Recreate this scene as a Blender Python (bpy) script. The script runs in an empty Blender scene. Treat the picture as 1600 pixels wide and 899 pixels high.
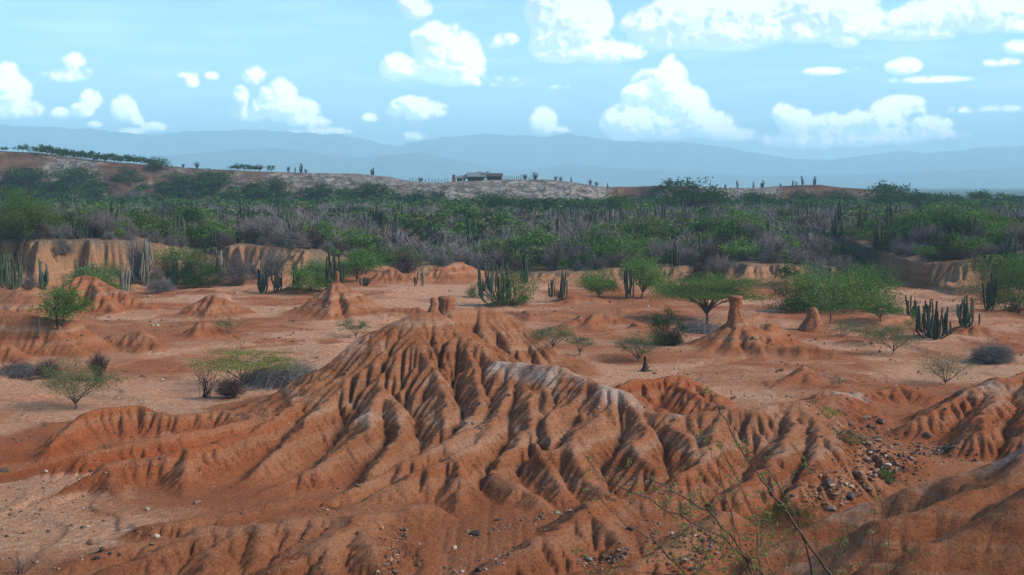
import bpy, math, random, time
import numpy as np
from mathutils import Vector

T0 = time.time()
C = bpy.context.scene.collection
SC = bpy.context.scene
rng = np.random.default_rng(7)
random.seed(7)

# ------------------------------------------------------------------ camera
CAM_Z = 14.0
F = 1931.0                      # focal length in photo pixels (1600 wide)
TH = math.atan(159.5 / F)       # pitch: the horizon lies 159.5 px above the middle
cT, sT = math.cos(TH), math.sin(TH)
cam_d = bpy.data.cameras.new('camera')
cam = bpy.data.objects.new('camera', cam_d)
C.objects.link(cam)
cam.location = (0, 0, CAM_Z)
cam.rotation_euler = (math.pi / 2 - TH, 0, 0)
cam_d.sensor_fit = 'HORIZONTAL'
cam_d.angle_x = 2 * math.atan(800 / F)
cam_d.clip_start = 0.1
cam_d.clip_end = 120000
SC.camera = cam

# ------------------------------------------------------------------ render, exposure
SC.view_settings.view_transform = 'Standard'
SC.view_settings.look = 'None'
SC.view_settings.exposure = 1.25
SC.view_settings.gamma = 1.0
SC.render.engine = 'CYCLES'
SC.cycles.use_denoising = True
SC.cycles.denoiser = 'OPENIMAGEDENOISE'
SC.cycles.denoising_input_passes = 'RGB_ALBEDO_NORMAL'
SC.cycles.denoising_prefilter = 'NONE'
SC.cycles.use_adaptive_sampling = False
SC.cycles.sample_clamp_indirect = 3.0
SC.cycles.max_bounces = 5
SC.cycles.diffuse_bounces = 3
SC.cycles.glossy_bounces = 1
SC.cycles.transmission_bounces = 2
SC.cycles.volume_bounces = 2
SC.cycles.transparent_max_bounces = 6

SUN_EL, SUN_AZ = math.radians(38), math.radians(105)   # azimuth clockwise from the view direction (+Y)

# ------------------------------------------------------------------ numpy noise
def _hash(ix, iy, seed):
    h = (ix.astype(np.int64) * 374761393 + iy.astype(np.int64) * 668265263 + seed * 974711) & 0xFFFFFFFF
    h = ((h ^ (h >> 13)) * 1274126177) & 0xFFFFFFFF
    h = ((h ^ (h >> 16)) * 2246822519) & 0xFFFFFFFF
    return (h ^ (h >> 15)) & 0xFFFFFFFF

def perlin(x, y, seed=0):
    x = np.asarray(x, dtype=np.float64); y = np.asarray(y, dtype=np.float64)
    ix = np.floor(x); iy = np.floor(y)
    fx = x - ix; fy = y - iy
    u = fx * fx * fx * (fx * (fx * 6 - 15) + 10); v = fy * fy * fy * (fy * (fy * 6 - 15) + 10)
    def g(ox, oy):
        a = _hash(ix + ox, iy + oy, seed).astype(np.float64) * (2 * math.pi / 4294967296.0)
        return np.cos(a) * (fx - ox) + np.sin(a) * (fy - oy)
    a = g(0, 0); b = g(1, 0); c = g(0, 1); d = g(1, 1)
    return ((a + u * (b - a)) + v * ((c + u * (d - c)) - (a + u * (b - a)))) * 1.5

def fbm(x, y, seed=0, octs=4, gain=0.5, lac=2.03):
    s = 0; amp = 1.0; f = 1.0
    for o in range(octs):
        s = s + amp * perlin(x * f + 17.3 * o, y * f - 9.1 * o, seed + o)
        amp *= gain; f *= lac
    return s

def sstep(a, b, x):
    t = np.clip((x - a) / (b - a), 0, 1)
    return t * t * (3 - 2 * t)

def smax(a, b, k):
    h = np.clip(0.5 + 0.5 * (a - b) / k, 0, 1)
    return b + (a - b) * h + k * h * (1 - h)

# ------------------------------------------------------------------ photo geometry: real points from bearings and distances
def W(px, py, D):
    dx = px - 800.0; dy = 449.5 - py
    vy = F * cT + dy * sT; vz = -F * sT + dy * cT
    t = D / vy
    return (dx * t, D, CAM_Z + vz * t)

def Gd(py, z=0.0):
    dy = 449.5 - py
    vy = F * cT + dy * sT; vz = -F * sT + dy * cT
    return vy * (z - CAM_Z) / vz

def G(px, py, z=0.0):
    return W(px, py, Gd(py, z))

# ------------------------------------------------------------------ world
def lin(r, g, b):
    f = lambda c: (c / 255 / 12.92) if c / 255 <= 0.04045 else ((c / 255 + 0.055) / 1.055) ** 2.4
    return (f(r), f(g), f(b))

CLOUDS = [  # px, py, rx, ry, density
 (700,90,42,42,1),(672,62,24,22,1),(722,108,32,20,1),(660,112,40,14,.6),(618,107,22,20,.9),(652,16,20,16,.8),(636,4,14,10,.8),
 (905,55,42,42,1),(866,20,38,32,1),(876,78,42,20,.9),(958,86,40,16,1),(925,30,25,30,1),(850,60,18,30,.7),
 (1050,42,62,32,.95),(1100,20,55,30,1),(1168,22,45,36,1),(1130,62,70,18,.9),(1010,40,30,14,.7),(1195,45,20,14,.7),
 (1270,15,50,30,1),(1330,20,36,28,1),(1300,50,60,16,.8),(1255,55,22,14,.9),(1320,68,18,8,.8),
 (1420,42,60,20,.8),(1470,22,50,22,.9),(1545,18,60,28,1),(1440,56,60,8,.6),(1580,45,40,8,.6),
 (1050,128,20,32,1),(1052,165,38,30,1),(1010,135,22,22,.8),(992,150,18,14,.9),(975,195,30,28,1),(1012,196,38,20,.8),(1085,172,22,26,1),(1110,196,34,18,.9),(1150,212,50,10,.6),(1045,205,60,14,.8),
 (1222,178,14,14,1),(1243,192,24,18,.9),(1294,196,20,16,1),(1345,192,26,20,.8),(1385,188,26,24,1),(1405,160,30,9,.8),(1455,198,24,14,.9),(1340,217,90,12,.7),(1480,212,30,7,.6),(1270,222,70,14,.5),
 (12,112,14,12,.7),(22,142,20,18,1),(4,150,20,22,.9),(16,172,40,14,.8),(115,95,14,10,.8),(105,118,44,12,.42),(144,156,14,14,.9),(128,174,14,10,.9),(193,172,16,18,1),(212,186,10,10,.8),(92,178,12,8,.8),(150,196,12,5,.8),
 (398,120,16,12,1),(436,152,24,24,1),(462,176,30,20,1),(376,150,10,12,.8),(486,192,26,10,.8),(398,176,40,18,.45),(300,130,9,8,.8),(330,120,10,6,.7),(290,118,20,5,.4),
 (650,172,42,16,.85),(638,165,20,12,.9),(578,185,11,7,.8),(648,214,16,7,.8),(790,62,18,9,.7),(780,72,18,6,.45),
 (848,192,18,20,1),(880,204,14,5,.6),(1410,105,22,12,1),(1286,113,28,6,.8),(1340,112,16,6,.5),(1450,126,54,5,.7),(1562,99,26,6,.7),(1590,76,20,10,.7),
 (760,128,70,8,.35),(860,137,60,5,.3),(1500,172,110,7,.4),(240,200,16,7,.8),(205,207,16,5,.8),(520,205,22,5,.6),(500,208,50,6,.5),
]

def cloud_image():
    # a panorama of the sky: azimuth -180..180 across, elevation -1..15 degrees up; the clouds of the photograph ahead, more of the same all round
    PPD = 26.0
    w, h = int(360 * PPD), int(16 * PPD)
    dens = np.full((h, w), 0.0, np.float32)
    shade = np.zeros((h, w), np.float32); wsum = np.full((h, w), 1e-4, np.float32)
    cl = []
    for (px, py, rx, ry, d) in CLOUDS:
        x, y, z = W(px, py, 100.0)
        cl.append((math.degrees(math.atan2(x, y)), math.degrees(math.atan2(z - CAM_Z, math.hypot(x, y))), rx / F * 57.3, ry / F * 57.3, d))
    r = random.Random(3)
    for k in range(75):                                  # the rest of the sky, outside the frame
        az = 27 + r.random() * 306
        if az > 180: az -= 360
        el = 2.2 + 10 * r.random()
        n = r.choice((3, 5, 7))
        for i in range(n):
            cl.append((az + r.gauss(0, 1.3), el + abs(r.gauss(0, .5)), r.uniform(.4, 1.4), r.uniform(.35, .9), r.uniform(.7, 1)))
    for (az, el, rx, ry, d) in cl:
        rx *= 1.45; ry *= 1.45
        ci, cj = (az + 180) * PPD, (el + 1) * PPD
        i0, i1 = max(0, int(ci - rx * PPD * 1.5)), min(w, int(ci + rx * PPD * 1.5) + 1)
        j0, j1 = max(0, int(cj - ry * PPD * 1.5)), min(h, int(cj + ry * PPD * 1.5) + 1)
        if i1 <= i0 or j1 <= j0: continue
        jj, ii = np.mgrid[j0:j1, i0:i1].astype(np.float32)
        u = (ii - ci) / (rx * PPD); v = (jj - cj) / (ry * PPD)
        v = np.where(v < 0, v * 1.25, v)
        q = np.clip(1 - (u * u + v * v), 0, 1) * d
        sl = dens[j0:j1, i0:i1]
        dens[j0:j1, i0:i1] = sl + q - sl * q * .55
        wgt = q ** 2
        shade[j0:j1, i0:i1] += wgt * (0.45 * u + 0.75 * v); wsum[j0:j1, i0:i1] += wgt
    jj, ii = np.mgrid[0:h, 0:w].astype(np.float32)
    a, e = ii / PPD, jj / PPD
    act = dens > 0.0
    n1 = np.zeros((h, w), np.float32); n2 = np.zeros((h, w), np.float32)
    xa, ya = a[act], e[act]
    wx = fbm(xa * 1.1, ya * 1.1, 41, 3) * .35; wy = fbm(xa * 1.1 + 50, ya * 1.1, 42, 3) * .35
    bil = 0; amp = 1.0; f = 1.3
    for o in range(6):                                   # billowed noise: cauliflower lumps
        bil = bil + amp * (0.55 - 1.5 * np.abs(perlin((xa + wx) * f + 7 * o, (ya + wy) * f, 60 + o)))
        amp *= .66; f *= 2.05
    n1[act] = bil
    n2[act] = fbm((xa + wx) * .8, (ya + wy) * 1.2, 80, 5)
    field = dens * 1.5 + n1 * 0.50 * np.minimum(1, dens * 2.5) + n2 * .42 - 0.50
    def blur(f, n):
        for _ in range(n):
            f = (np.roll(f, 1, 0) + np.roll(f, -1, 0) + 2 * f) / 4; f = (np.roll(f, 1, 1) + np.roll(f, -1, 1) + 2 * f) / 4
        return f
    alpha = blur(sstep(-0.16, 0.62, field), 2)
    alpha = np.where(act, alpha, 0) * np.minimum(1, dens * 4)
    # light from the right and above: compare the field with itself a little way towards the sun
    def sh(k, l):
        return np.roll(np.roll(field, -k, 1), -l, 0)
    lit = np.zeros_like(field)
    for (k, l, wg) in ((3, 3, .5), (7, 6, .35), (14, 10, .3), (22, 16, .2)):
        lit += wg * np.clip(field - sh(k, l), -.6, .6)
    S = shade / wsum
    val = np.clip(0.70 + 0.85 * lit + 0.34 * S + n1 * .14, 0.30, 1.08)
    val = blur(val, 2)
    thick = np.clip(field, 0, 1)
    val = np.where(thick < .25, np.maximum(val, .8), val)
    wisp = np.clip(fbm(a * .22, e * 1.6, 91, 4) + .1, 0, 1) * sstep(0.5, 3, e) * sstep(12, 6, e)
    out = np.zeros((h, w, 4), np.float32)
    out[..., 0] = alpha * .97
    out[..., 1] = val
    out[..., 2] = wisp
    out[..., 3] = 1
    img = bpy.data.images.new('cloud_panorama', w, h, alpha=True, float_buffer=True)
    img.colorspace_settings.name = 'Non-Color'
    img.pixels.foreach_set(out.ravel())
    img.pack()
    return img

def N(nt, kind, **kw):
    n = nt.nodes.new(kind)
    for k, v in kw.items():
        if k == 'inp':
            for kk, vv in v.items():
                if isinstance(vv, bpy.types.NodeSocket): nt.links.new(vv, n.inputs[kk])
                else: n.inputs[kk].default_value = vv
        else: setattr(n, k, v)
    return n

def M(nt, op, a, b=None, c=None, clamp=False):
    n = nt.nodes.new('ShaderNodeMath'); n.operation = op; n.use_clamp = clamp
    for i, v in enumerate((a, b, c)):
        if v is None: continue
        if isinstance(v, bpy.types.NodeSocket): nt.links.new(v, n.inputs[i])
        else: n.inputs[i].default_value = v
    return n.outputs[0]

def MIX(nt, fac, a, b, mode='MIX'):
    n = nt.nodes.new('ShaderNodeMix'); n.data_type = 'RGBA'; n.blend_type = mode
    for key, v in ((0, fac), (6, a), (7, b)):
        if isinstance(v, bpy.types.NodeSocket): nt.links.new(v, n.inputs[key])
        elif isinstance(v, (tuple, list)): n.inputs[key].default_value = (*v[:3], 1)
        else: n.inputs[key].default_value = v
    return n.outputs[2]

world = bpy.data.worlds.new('World'); SC.world = world; world.use_nodes = True
nt = world.node_tree; nt.nodes.clear()
sky = N(nt, 'ShaderNodeTexSky', sky_type='NISHITA', sun_disc=False, sun_elevation=SUN_EL, sun_rotation=SUN_AZ, altitude=400, air_density=1.0, dust_density=0.6, ozone_density=1.6)
SKY_STRENGTH = 0.086
tint = MIX(nt, 1.0, sky.outputs[0], (0.64, 0.92, 1.06), 'MULTIPLY')
tc = N(nt, 'ShaderNodeTexCoord')
sp = N(nt, 'ShaderNodeSeparateXYZ', inp={0: tc.outputs['Generated']})
az = M(nt, 'ARCTAN2', sp.outputs[0], sp.outputs[1])
el = M(nt, 'ARCSINE', sp.outputs[2])
u_ = M(nt, 'MULTIPLY_ADD', az, 1 / (2 * math.pi), 0.5)
v_ = M(nt, 'MULTIPLY_ADD', el, 57.29578 / 16.0, 1 / 16.0)
vec = N(nt, 'ShaderNodeCombineXYZ', inp={0: u_, 1: v_})
im = N(nt, 'ShaderNodeTexImage', image=cloud_image(), interpolation='Linear', extension='EXTEND', inp={0: vec.outputs[0]})
sc_ = N(nt, 'ShaderNodeSeparateColor', inp={0: im.outputs[0]})
cr = N(nt, 'ShaderNodeValToRGB', inp={0: sc_.outputs[1]})
cr.color_ramp.elements[0].position = .40; cr.color_ramp.elements[0].color = (10.0, 12.6, 14.6, 1)
cr.color_ramp.elements[1].position = 1.0; cr.color_ramp.elements[1].color = (20.5, 19.4, 17.6, 1)
e_ = cr.color_ramp.elements.new(.76); e_.color = (15.5, 16.6, 17.2, 1)
wf = M(nt, 'MULTIPLY', sc_.outputs[2], 0.16)
hz_ = M(nt, 'MULTIPLY', M(nt, 'POWER', M(nt, 'SUBTRACT', 1.0, M(nt, 'ABSOLUTE', sp.outputs[2])), 12.0), .68)
tint = MIX(nt, hz_, tint, (8.4, 12.2, 15.0))
w1 = MIX(nt, wf, tint, (10.5, 11.2, 11.4))
gain = M(nt, 'MULTIPLY_ADD', M(nt, 'POWER', M(nt, 'SUBTRACT', 1.0, M(nt, 'ABSOLUTE', sp.outputs[2])), 9.0), 1.0, M(nt, 'MULTIPLY_ADD', M(nt, 'POWER', M(nt, 'SUBTRACT', 1.0, M(nt, 'ABSOLUTE', sp.outputs[2])), 24.0), 1.7, .11))
cl_ = N(nt, 'ShaderNodeVectorMath', operation='SCALE', inp={0: cr.outputs[0], 'Scale': gain}).outputs[0]
w2 = MIX(nt, sc_.outputs[0], w1, cl_)
bg = N(nt, 'ShaderNodeBackground', inp={0: w2, 1: SKY_STRENGTH})
wo = N(nt, 'ShaderNodeOutputWorld', inp={0: bg.outputs[0]})
world.cycles.sampling_method = 'MANUAL'; world.cycles.sample_map_resolution = 1024

# ------------------------------------------------------------------ sun: soft, behind thin cloud, from the right
sun_d = bpy.data.lights.new('sun', 'SUN'); sun_d.energy = 2.4; sun_d.angle = math.radians(22); sun_d.color = (1.0, .89, .77)
sun = bpy.data.objects.new('sun', sun_d); C.objects.link(sun)
sdir = Vector((math.sin(SUN_AZ) * math.cos(SUN_EL), math.cos(SUN_AZ) * math.cos(SUN_EL), math.sin(SUN_EL)))
sun.rotation_euler = sdir.to_track_quat('Z', 'Y').to_euler()
sun.location = (60, -20, 60)
# ------------------------------------------------------------------ terrain: macro form
# crest lines of the clay mounds: bearings (photo px) and distance (m); k = side slope
RIDGES = []   # (points, slope, crest radius, mound id)
def ridge(mid, pts, k=0.95, r=0.35):
    # spurs and low humps lie a little nearer than their first estimate, and so stand higher
    def near(p):
        t = min(max((p[1] - 630) / 70.0, 0), 1) if mid == 1 else (.9 if mid == 7 else 0)
        return (p[0], p[1], p[2] * (1 - .055 * t))
    RIDGES.append(([W(*near(p)) for p in pts], k * (.86 if mid == 1 else .92), r * 1.15, mid))

# --- the great mound (1)
ridge(1, [(648,491,72),(690,493,72),(722,522,70),(775,564,67),(820,566,66),(870,571,64),(905,590,62.5),(950,610,61),(1000,636,60),(1060,652,59),(1130,642,59),(1170,637,59),(1240,628,60),(1292,655,60)], 1.0, .5)
ridge(1, [(665,492,72),(644,513,70.3),(668,560,67.5),(688,610,64.5),(700,660,61.5)], 1.15, .3)                   # knob and front rib
ridge(1, [(644,513,70.3),(612,556,68.4),(600,600,66),(566,668,62),(505,722,58.8),(430,762,56.6),(350,800,54)], 1.1, .35)
ridge(1, [(600,600,66),(630,650,62.8),(612,690,60.3),(585,735,57.5)], 1.1, .3)
ridge(1, [(655,492,72),(600,516,72),(545,556,72),(490,602,70.5),(420,648,67.5),(355,660,66.5),(240,684,63.5),(150,702,62),(70,738,61)], 1.0, .4)
ridge(1, [(420,648,67.5),(340,640,69),(270,650,68.5),(205,631,68),(135,644,67),(70,700,65)], 1.0, .4)
ridge(1, [(490,602,70.5),(430,655,64.5),(360,685,62),(300,698,60.3),(240,714,59.6),(165,722,58.8),(110,758,57),(60,786,55)], 1.0, .35)
ridge(1, [(165,722,58.8),(180,760,56.3),(190,783,55)], 1.0, .3)
ridge(1, [(300,698,60.3),(290,740,57.5),(285,775,55.5)], 1.0, .3)
ridge(1, [(545,556,72),(520,610,67),(470,668,63),(420,722,59.5),(370,755,57.5)], 1.05, .35)
ridge(1, [(722,522,70),(742,580,66),(748,630,62.8),(725,672,60.5)], 1.15, .3)
ridge(1, [(815,567,66),(802,600,64),(780,642,61.5),(735,666,60),(690,692,58),(648,716,57),(600,738,56),(540,770,54),(460,805,52)], 1.0, .3)
ridge(1, [(780,642,61.5),(742,690,58.4),(698,712,56.6),(640,748,54.6),(570,786,52.8),(500,806,51.5)], .95, .35)
ridge(1, [(700,712,56.6),(712,750,54.4),(718,778,53)], .95, .3)
ridge(1, [(838,569,65),(826,610,62.5),(832,660,60),(815,690,58.4),(752,732,56.4),(795,752,54.8),(828,770,53.5),(852,792,52.3)], 1.0, .35)
ridge(1, [(832,660,60),(850,705,57.6),(862,742,55.4),(874,768,54)], 1.0, .3)
ridge(1, [(890,582,63),(905,615,61.4),(862,655,59.6),(872,700,57.6)], 1.1, .3)
ridge(1, [(925,600,62),(948,640,60),(915,672,58.6),(900,692,57.4),(916,740,55.2),(958,784,53)], 1.0, .35)
ridge(1, [(985,630,60.4),(1010,662,58.8),(985,690,57.4),(1008,726,55.6),(1046,758,54)], 1.0, .35)
ridge(1, [(1040,648,59.3),(1066,680,57.8),(1096,706,56.4)], .95, .35)
ridge(1, [(1130,642,59),(1118,680,57.4),(1092,716,55.8),(1050,745,54)], .9, .4)
ridge(1, [(1240,628,60),(1236,672,57.8),(1212,720,55.4),(1170,752,53.6),(1110,780,52)], .9, .4)
ridge(1, [(1250,628,60),(1284,684,57.4),(1268,730,55),(1240,770,53)], .9, .4)
# the body that fills the upper gullies
ridge(1, [(640,497,71.8),(672,494,72),(715,522,70.2)], .74, 1.0)
ridge(1, [(640,522,70),(655,520,70),(668,545,68.6)], .80, .8)
ridge(1, [(775,566,67),(830,569,66),(890,582,63.5),(950,612,61)], .70, .8)
ridge(1, [(1060,654,59),(1150,643,59),(1240,632,60)], .62, .8)
# --- second summit behind (2)
ridge(2, [(735,481,92),(760,482,92)], .8, 1.2)
ridge(2, [(704,486,90),(722,481,91),(748,478,92),(775,492,92),(812,520,92),(862,560,93)], 1.0, .45)
ridge(2, [(748,478,92),(752,510,89),(768,545,86),(790,570,84)], 1.1, .35)
ridge(2, [(775,492,92),(795,530,88.5),(830,575,86)], 1.1, .35)
# --- crests right of the great mound (3)
ridge(3, [(955,604,73),(985,598,74.5),(1020,590,76),(1052,586,77),(1090,594,77),(1120,612,76)], .8, .35)
ridge(3, [(960,604,73),(1010,634,68.5),(1070,650,66)], .8, .3)
ridge(3, [(1050,586,77),(1090,622,71.5),(1140,640,69)], .8, .3)
# --- low pale humps (4), far right mound (5), right foreground mound (6)
ridge(4, [(1270,632,69),(1310,612,76),(1365,612,78),(1400,604,79),(1450,618,77)], .5, .8)
ridge(4, [(1310,612,76),(1320,640,69.5)], .5, .8)
ridge(5, [(1700,560,74),(1600,583,72),(1560,592,71),(1520,606,69),(1480,634,67.5),(1440,655,66)], .8, .6)
ridge(5, [(1560,592,71),(1552,632,66),(1530,668,62)], .9, .6)
ridge(5, [(1640,575,71),(1622,630,65),(1600,676,61)], .9, .6)
ridge(6, [(1760,640,42),(1610,692,42),(1560,712,42),(1500,738,42.5),(1430,764,42.8),(1370,782,43),(1320,804,43),(1260,832,42.6),(1190,868,42)], .85, .5)
ridge(6, [(1610,692,42),(1580,740,38.5),(1500,790,37),(1400,815,37),(1320,850,37.5),(1230,886,37.5)], .85, .5)
ridge(6, [(1700,720,36),(1600,780,34),(1480,850,33.5),(1380,885,34),(1280,940,34)], .85, .5)
# --- foreground humps (7)
ridge(7, [(668,788,51.5),(600,800,49.5),(552,806,48),(500,842,45.6),(440,880,43.8),(390,905,43)], .75, .45)
ridge(7, [(552,806,48),(575,850,45.2),(600,895,43.2)], .75, .4)
ridge(7, [(500,842,45.6),(520,890,43)], .75, .4)
ridge(7, [(430,828,49),(326,832,47),(250,856,45.6),(175,886,44)], .7, .4)
ridge(7, [(326,832,47),(330,870,44.6),(310,905,43)], .7, .4)
ridge(7, [(1068,772,51.4),(980,777,50.6),(928,788,49),(880,828,46),(800,866,44),(740,890,43)], .8, .45)
ridge(7, [(928,788,49),(950,830,46.4),(970,858,45)], .8, .4)
ridge(7, [(1130,800,49.5),(1060,850,45),(985,884,43),(880,905,42.4)], .7, .4)
ridge(7, [(570,804,49),(480,806,48.5),(400,818,47.5),(330,824,47)], .6, .5)
ridge(7, [(430,822,49),(405,858,45.8),(385,892,44)], .6, .45)
ridge(7, [(480,838,47),(455,868,44.8),(430,900,43)], .6, .45)
ridge(7, [(625,798,50.5),(642,850,46.6),(655,899,43.8)], .6, .45)
ridge(7, [(470,776,53.4),(380,796,51),(300,812,49.6),(240,818,49.4)], .55, .5)
ridge(7, [(250,842,47),(190,850,46.6),(120,872,45.4)], .55, .5)
# --- mounds about the basin floor (8): each its own id
def mound(mid, px, py, D, half, k=0.95, r=.3, tilt=0, also=()):
    ridge(mid, [(px - half, py + abs(half) * .10 - tilt, D), (px, py, D), (px + half, py + abs(half) * .10 + tilt, D)], k, r)
    for a in also: ridge(mid, a, k, r)
mound(10, 135, 429, 138, 12, .86, .4, 0, [[(135,429,138),(120,452,135),(112,476,132)],[(137,430,138),(158,456,134),(176,482,131)],[(142,430,138),(165,443,137),(195,456,136),(236,474,135)],[(130,433,139),(140,455,136)]])
mound(11, 190, 522, 104, 14, .8, .3, 2, [[(130,534,104),(165,524,105),(205,516,104),(226,515,103.5),(248,534,102)],[(226,520,104),(222,540,101)]])
mound(12, 318, 500, 112, 6, .78, .3, 1, [[(318,500,112),(305,518,110),(290,528,109)],[(324,501,112),(345,522,112)]])
mound(13, 336, 460, 131, 7, .75, .3, 1, [[(270,492,130),(300,474,131),(336,460,131),(372,476,131),(410,492,131)],[(336,464,131),(330,480,128)]])
mound(14, 528, 441, 132, 4, .76, .3, 0, [[(528,441,132),(540,470,129),(548,492,126.5)],[(528,441,132),(498,474,129),(480,494,127.5)],[(528,441,132),(505,466,131),(470,485,131),(430,492,132)],[(528,441,132),(560,470,131),(600,488,129),(632,494,128)],[(526,441,132),(520,470,128),(512,490,126)],[(531,441,132),(548,475,128)]])
mound(15, 640, 478, 131, 20, .8, .3, 2, [[(600,492,130),(650,478,131)],[(560,494,132),(620,484,136)]])
mound(16, 930, 489, 122, 16, .7, .35, 2, [[(890,502,121),(945,488,122),(985,498,122)],[(930,489,122),(920,502,119)]])
mound(17, 1150, 499, 105, 3, .72, .3, 0, [[(1150,499,105),(1125,530,103),(1095,553,102)],[(1150,499,105),(1170,524,102),(1190,548,99)],[(1152,499,105),(1178,512,105),(1196,520,105)],[(1150,499,105),(1150,535,101),(1130,560,99)],[(1148,499,105),(1118,538,102),(1092,556,100)],[(1150,499,105),(1168,540,100.5),(1180,562,98.5)]])
mound(17, 1206, 502, 107, 3, .85, .3, 0, [[(1206,504,107),(1198,535,102),(1205,552,99),(1225,566,97.5)],[(1205,538,99.8),(1250,540,99),(1300,546,98.6),(1352,562,98)],[(1210,505,107),(1235,528,106),(1262,545,105)]])
mound(18, 1258, 574, 87, 5, .8, .3, 0, [[(1258,574,87),(1235,588,84.5),(1215,602,83)],[(1258,574,87),(1285,592,86),(1304,604,85)],[(1262,575,87),(1270,596,83.5)]])
mound(19, 1330, 529, 107, 14, .7, .4, 0)
mound(20, 1520, 507, 114, 20, .7, .4, 0)
mound(20, 1568, 525, 107, 6, .7, .3, 0)
mound(21, 215, 589, 87.5, 18, .8, .35, 0)
mound(22, -10, 530, 96, 16, 1.0, .4, 0, [[(0,532,96),(30,552,95),(52,572,93)]])
mound(22, -10, 588, 86, 14, .9, .4, 0, [[(0,588,86),(30,600,85)]])
mound(23, 1300, 485, 150, 10, .6, .4, 0)
mound(24, 1080, 480, 142, 40, .6, .4, 0)
mound(24, 985, 478, 140, 30, .6, .4, 0)
mound(25, 610, 420, 178, 10, .75, .5, 0, [[(610,418,178),(640,428,177),(670,432,178)]])
mound(25, 690, 418, 180, 8, .75, .5, 0, [[(690,418,180),(715,408,183),(750,420,184)]])
mound(26, 880, 452, 160, 30, .7, .4, 0, [[(840,470,148),(870,474,146)]])
_r = random.Random(5)
for _k in range(60):                                     # low worn humps and ledges all over the floor
    _py = _r.choice((_r.uniform(452, 500), _r.uniform(460, 560)))
    _px = _r.uniform(-40, 1640); _D = Gd(_py); _h = _r.uniform(.25, 1.0) * (1.15 if _py < 500 else .7)
    _w = _r.uniform(12, 46); _a = _r.uniform(-1, 1)
    _dz = _h * F / _D
    if 980 < _px < 1400 and _py > 505: continue
    ridge(30, [(_px - _w, _py - _dz * .45, _D - _a * 1.5), (_px - _w * .3, _py - _dz, _D), (_px + _w * .35, _py - _dz * _r.uniform(.6, 1), _D + _a), (_px + _w, _py - _dz * .3, _D + _a * 2.5)], .75, .35)
mound(27, 820, 492, 128, 10, .8, .4, 0, [[(800,486,133),(830,494,126)]])
mound(28, 1420, 470, 152, 12, .7, .4, 0)
# left bank
ridge(29, [(-60,470,104),(20,488,103),(70,496,102),(105,500,102)], 1.2, 1.6)
ridge(29, [(70,496,102),(92,520,100),(118,545,98)], .9, .4)
ridge(29, [(-60,440,128),(10,452,124),(50,462,121)], .8, 1.5)

TERR = [(-400,372,172),(-60,372,172),(0,372,173),(30,374,170),(60,376,166),(120,374,172),(190,374,175),(250,383,180),(300,390,188),(370,381,186),(430,386,182),(480,390,180),(520,402,186),(560,410,196),(620,415,198),(700,414,196),(760,420,192),(820,424,182),(900,424,180),(960,420,180),(1030,418,182),(1090,414,183),(1160,411,176),(1240,413,174),(1290,416,186),(1340,418,196),(1390,424,184),(1420,412,170),(1480,409,166),(1560,406,162),(1640,400,155),(2000,395,150)]
TP = np.array([W(*p) for p in TERR])

def terrace(x, y):
    # scrub terrace: the ground steps up along a cliffed edge that winds from left to right
    ex = np.interp(x, TP[:, 0], TP[:, 1]); ez = np.interp(x, TP[:, 0], TP[:, 2])
    ey = ex + 3.4 * fbm(x * .09, y * .09, 5, 3) + 1.3 * fbm(x * .34, y * .34, 6, 3)
    steep = 4.6 + 3.0 * perlin(x * .06, y * .03, 8)
    t = (y - ey) / np.maximum(1.6, steep)
    face = sstep(-1.0, 0.1, t)
    talus = .30 * sstep(-3.4, -.6, t) + .06 * fbm(x * .2, y * .2, 7, 3) * sstep(-3, -1, t) * sstep(1, -.2, t)
    prof = np.maximum(.35 * sstep(-1.6, .0, t) + .65 * sstep(-.75, .12, t), talus)
    back = sstep(0, 70, y - ey)
    zt = ez * (1 - back) + 6.0 * back
    return prof, zt + .5 * fbm(x * .04, y * .04, 12, 3) * back

RIDGE_PX = [(-500,225),(-200,228),(0,236),(60,239),(100,246),(170,253),(250,259),(300,263),(400,268),(500,271),(560,272),(600,276),(640,284),(690,286),(720,283),(790,281),(860,281),(900,286),(950,293),(1000,292),(1050,290),(1090,293),(1130,294),(1200,294),(1240,291),(1275,289),(1305,293),(1340,295),(1380,297),(1420,303),(1480,309),(1540,312),(1600,314),(1900,318)]
RX = np.array([math.atan((p[0] - 800) / F) for p in RIDGE_PX]); RYp = np.array([p[1] for p in RIDGE_PX], float)

def mesa(x, y):
    # long flat-topped ridge behind the scrub, its crest about 455 m away; the ridge runs straight across, so use x at that distance
    ang = np.arctan2(x, 455.0)
    py = np.interp(ang, RX, RYp)
    dy = 449.5 - py
    top = CAM_Z + (-F * sT + dy * cT) / (F * cT + dy * sT) * 455.0
    wob = 10 * perlin(x * .012, 0 * x + 3.3, 21) + 5 * perlin(x * .04, 0 * x, 22)
    # notch: a gully breaks the ridge right of the middle
    nx = W(990, 300, 455)[0]
    wob = wob + 30 * np.exp(-((x - nx) / 14.0) ** 2)
    base = 418 + wob + 4 * fbm(x * .06, y * .06, 24, 3)
    t = (y - base) / (452 + wob * .3 - base)
    prof = np.where(t < .55, .62 * sstep(0, .55, t), .62 + .38 * sstep(.5, 1.0, t))
    prof = .5 * prof + .5 * sstep(0, 1, t)
    fall = sstep(700, 470, y)
    return prof * fall, top

def bluff(x, y):
    return np.interp(y, [-60, 2.5, 6, 9, 14, 20, 26, 34, 40], [12.35, 12.35, 11.8, 10.7, 8.3, 4.4, 1.7, .3, 0.0])

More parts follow.
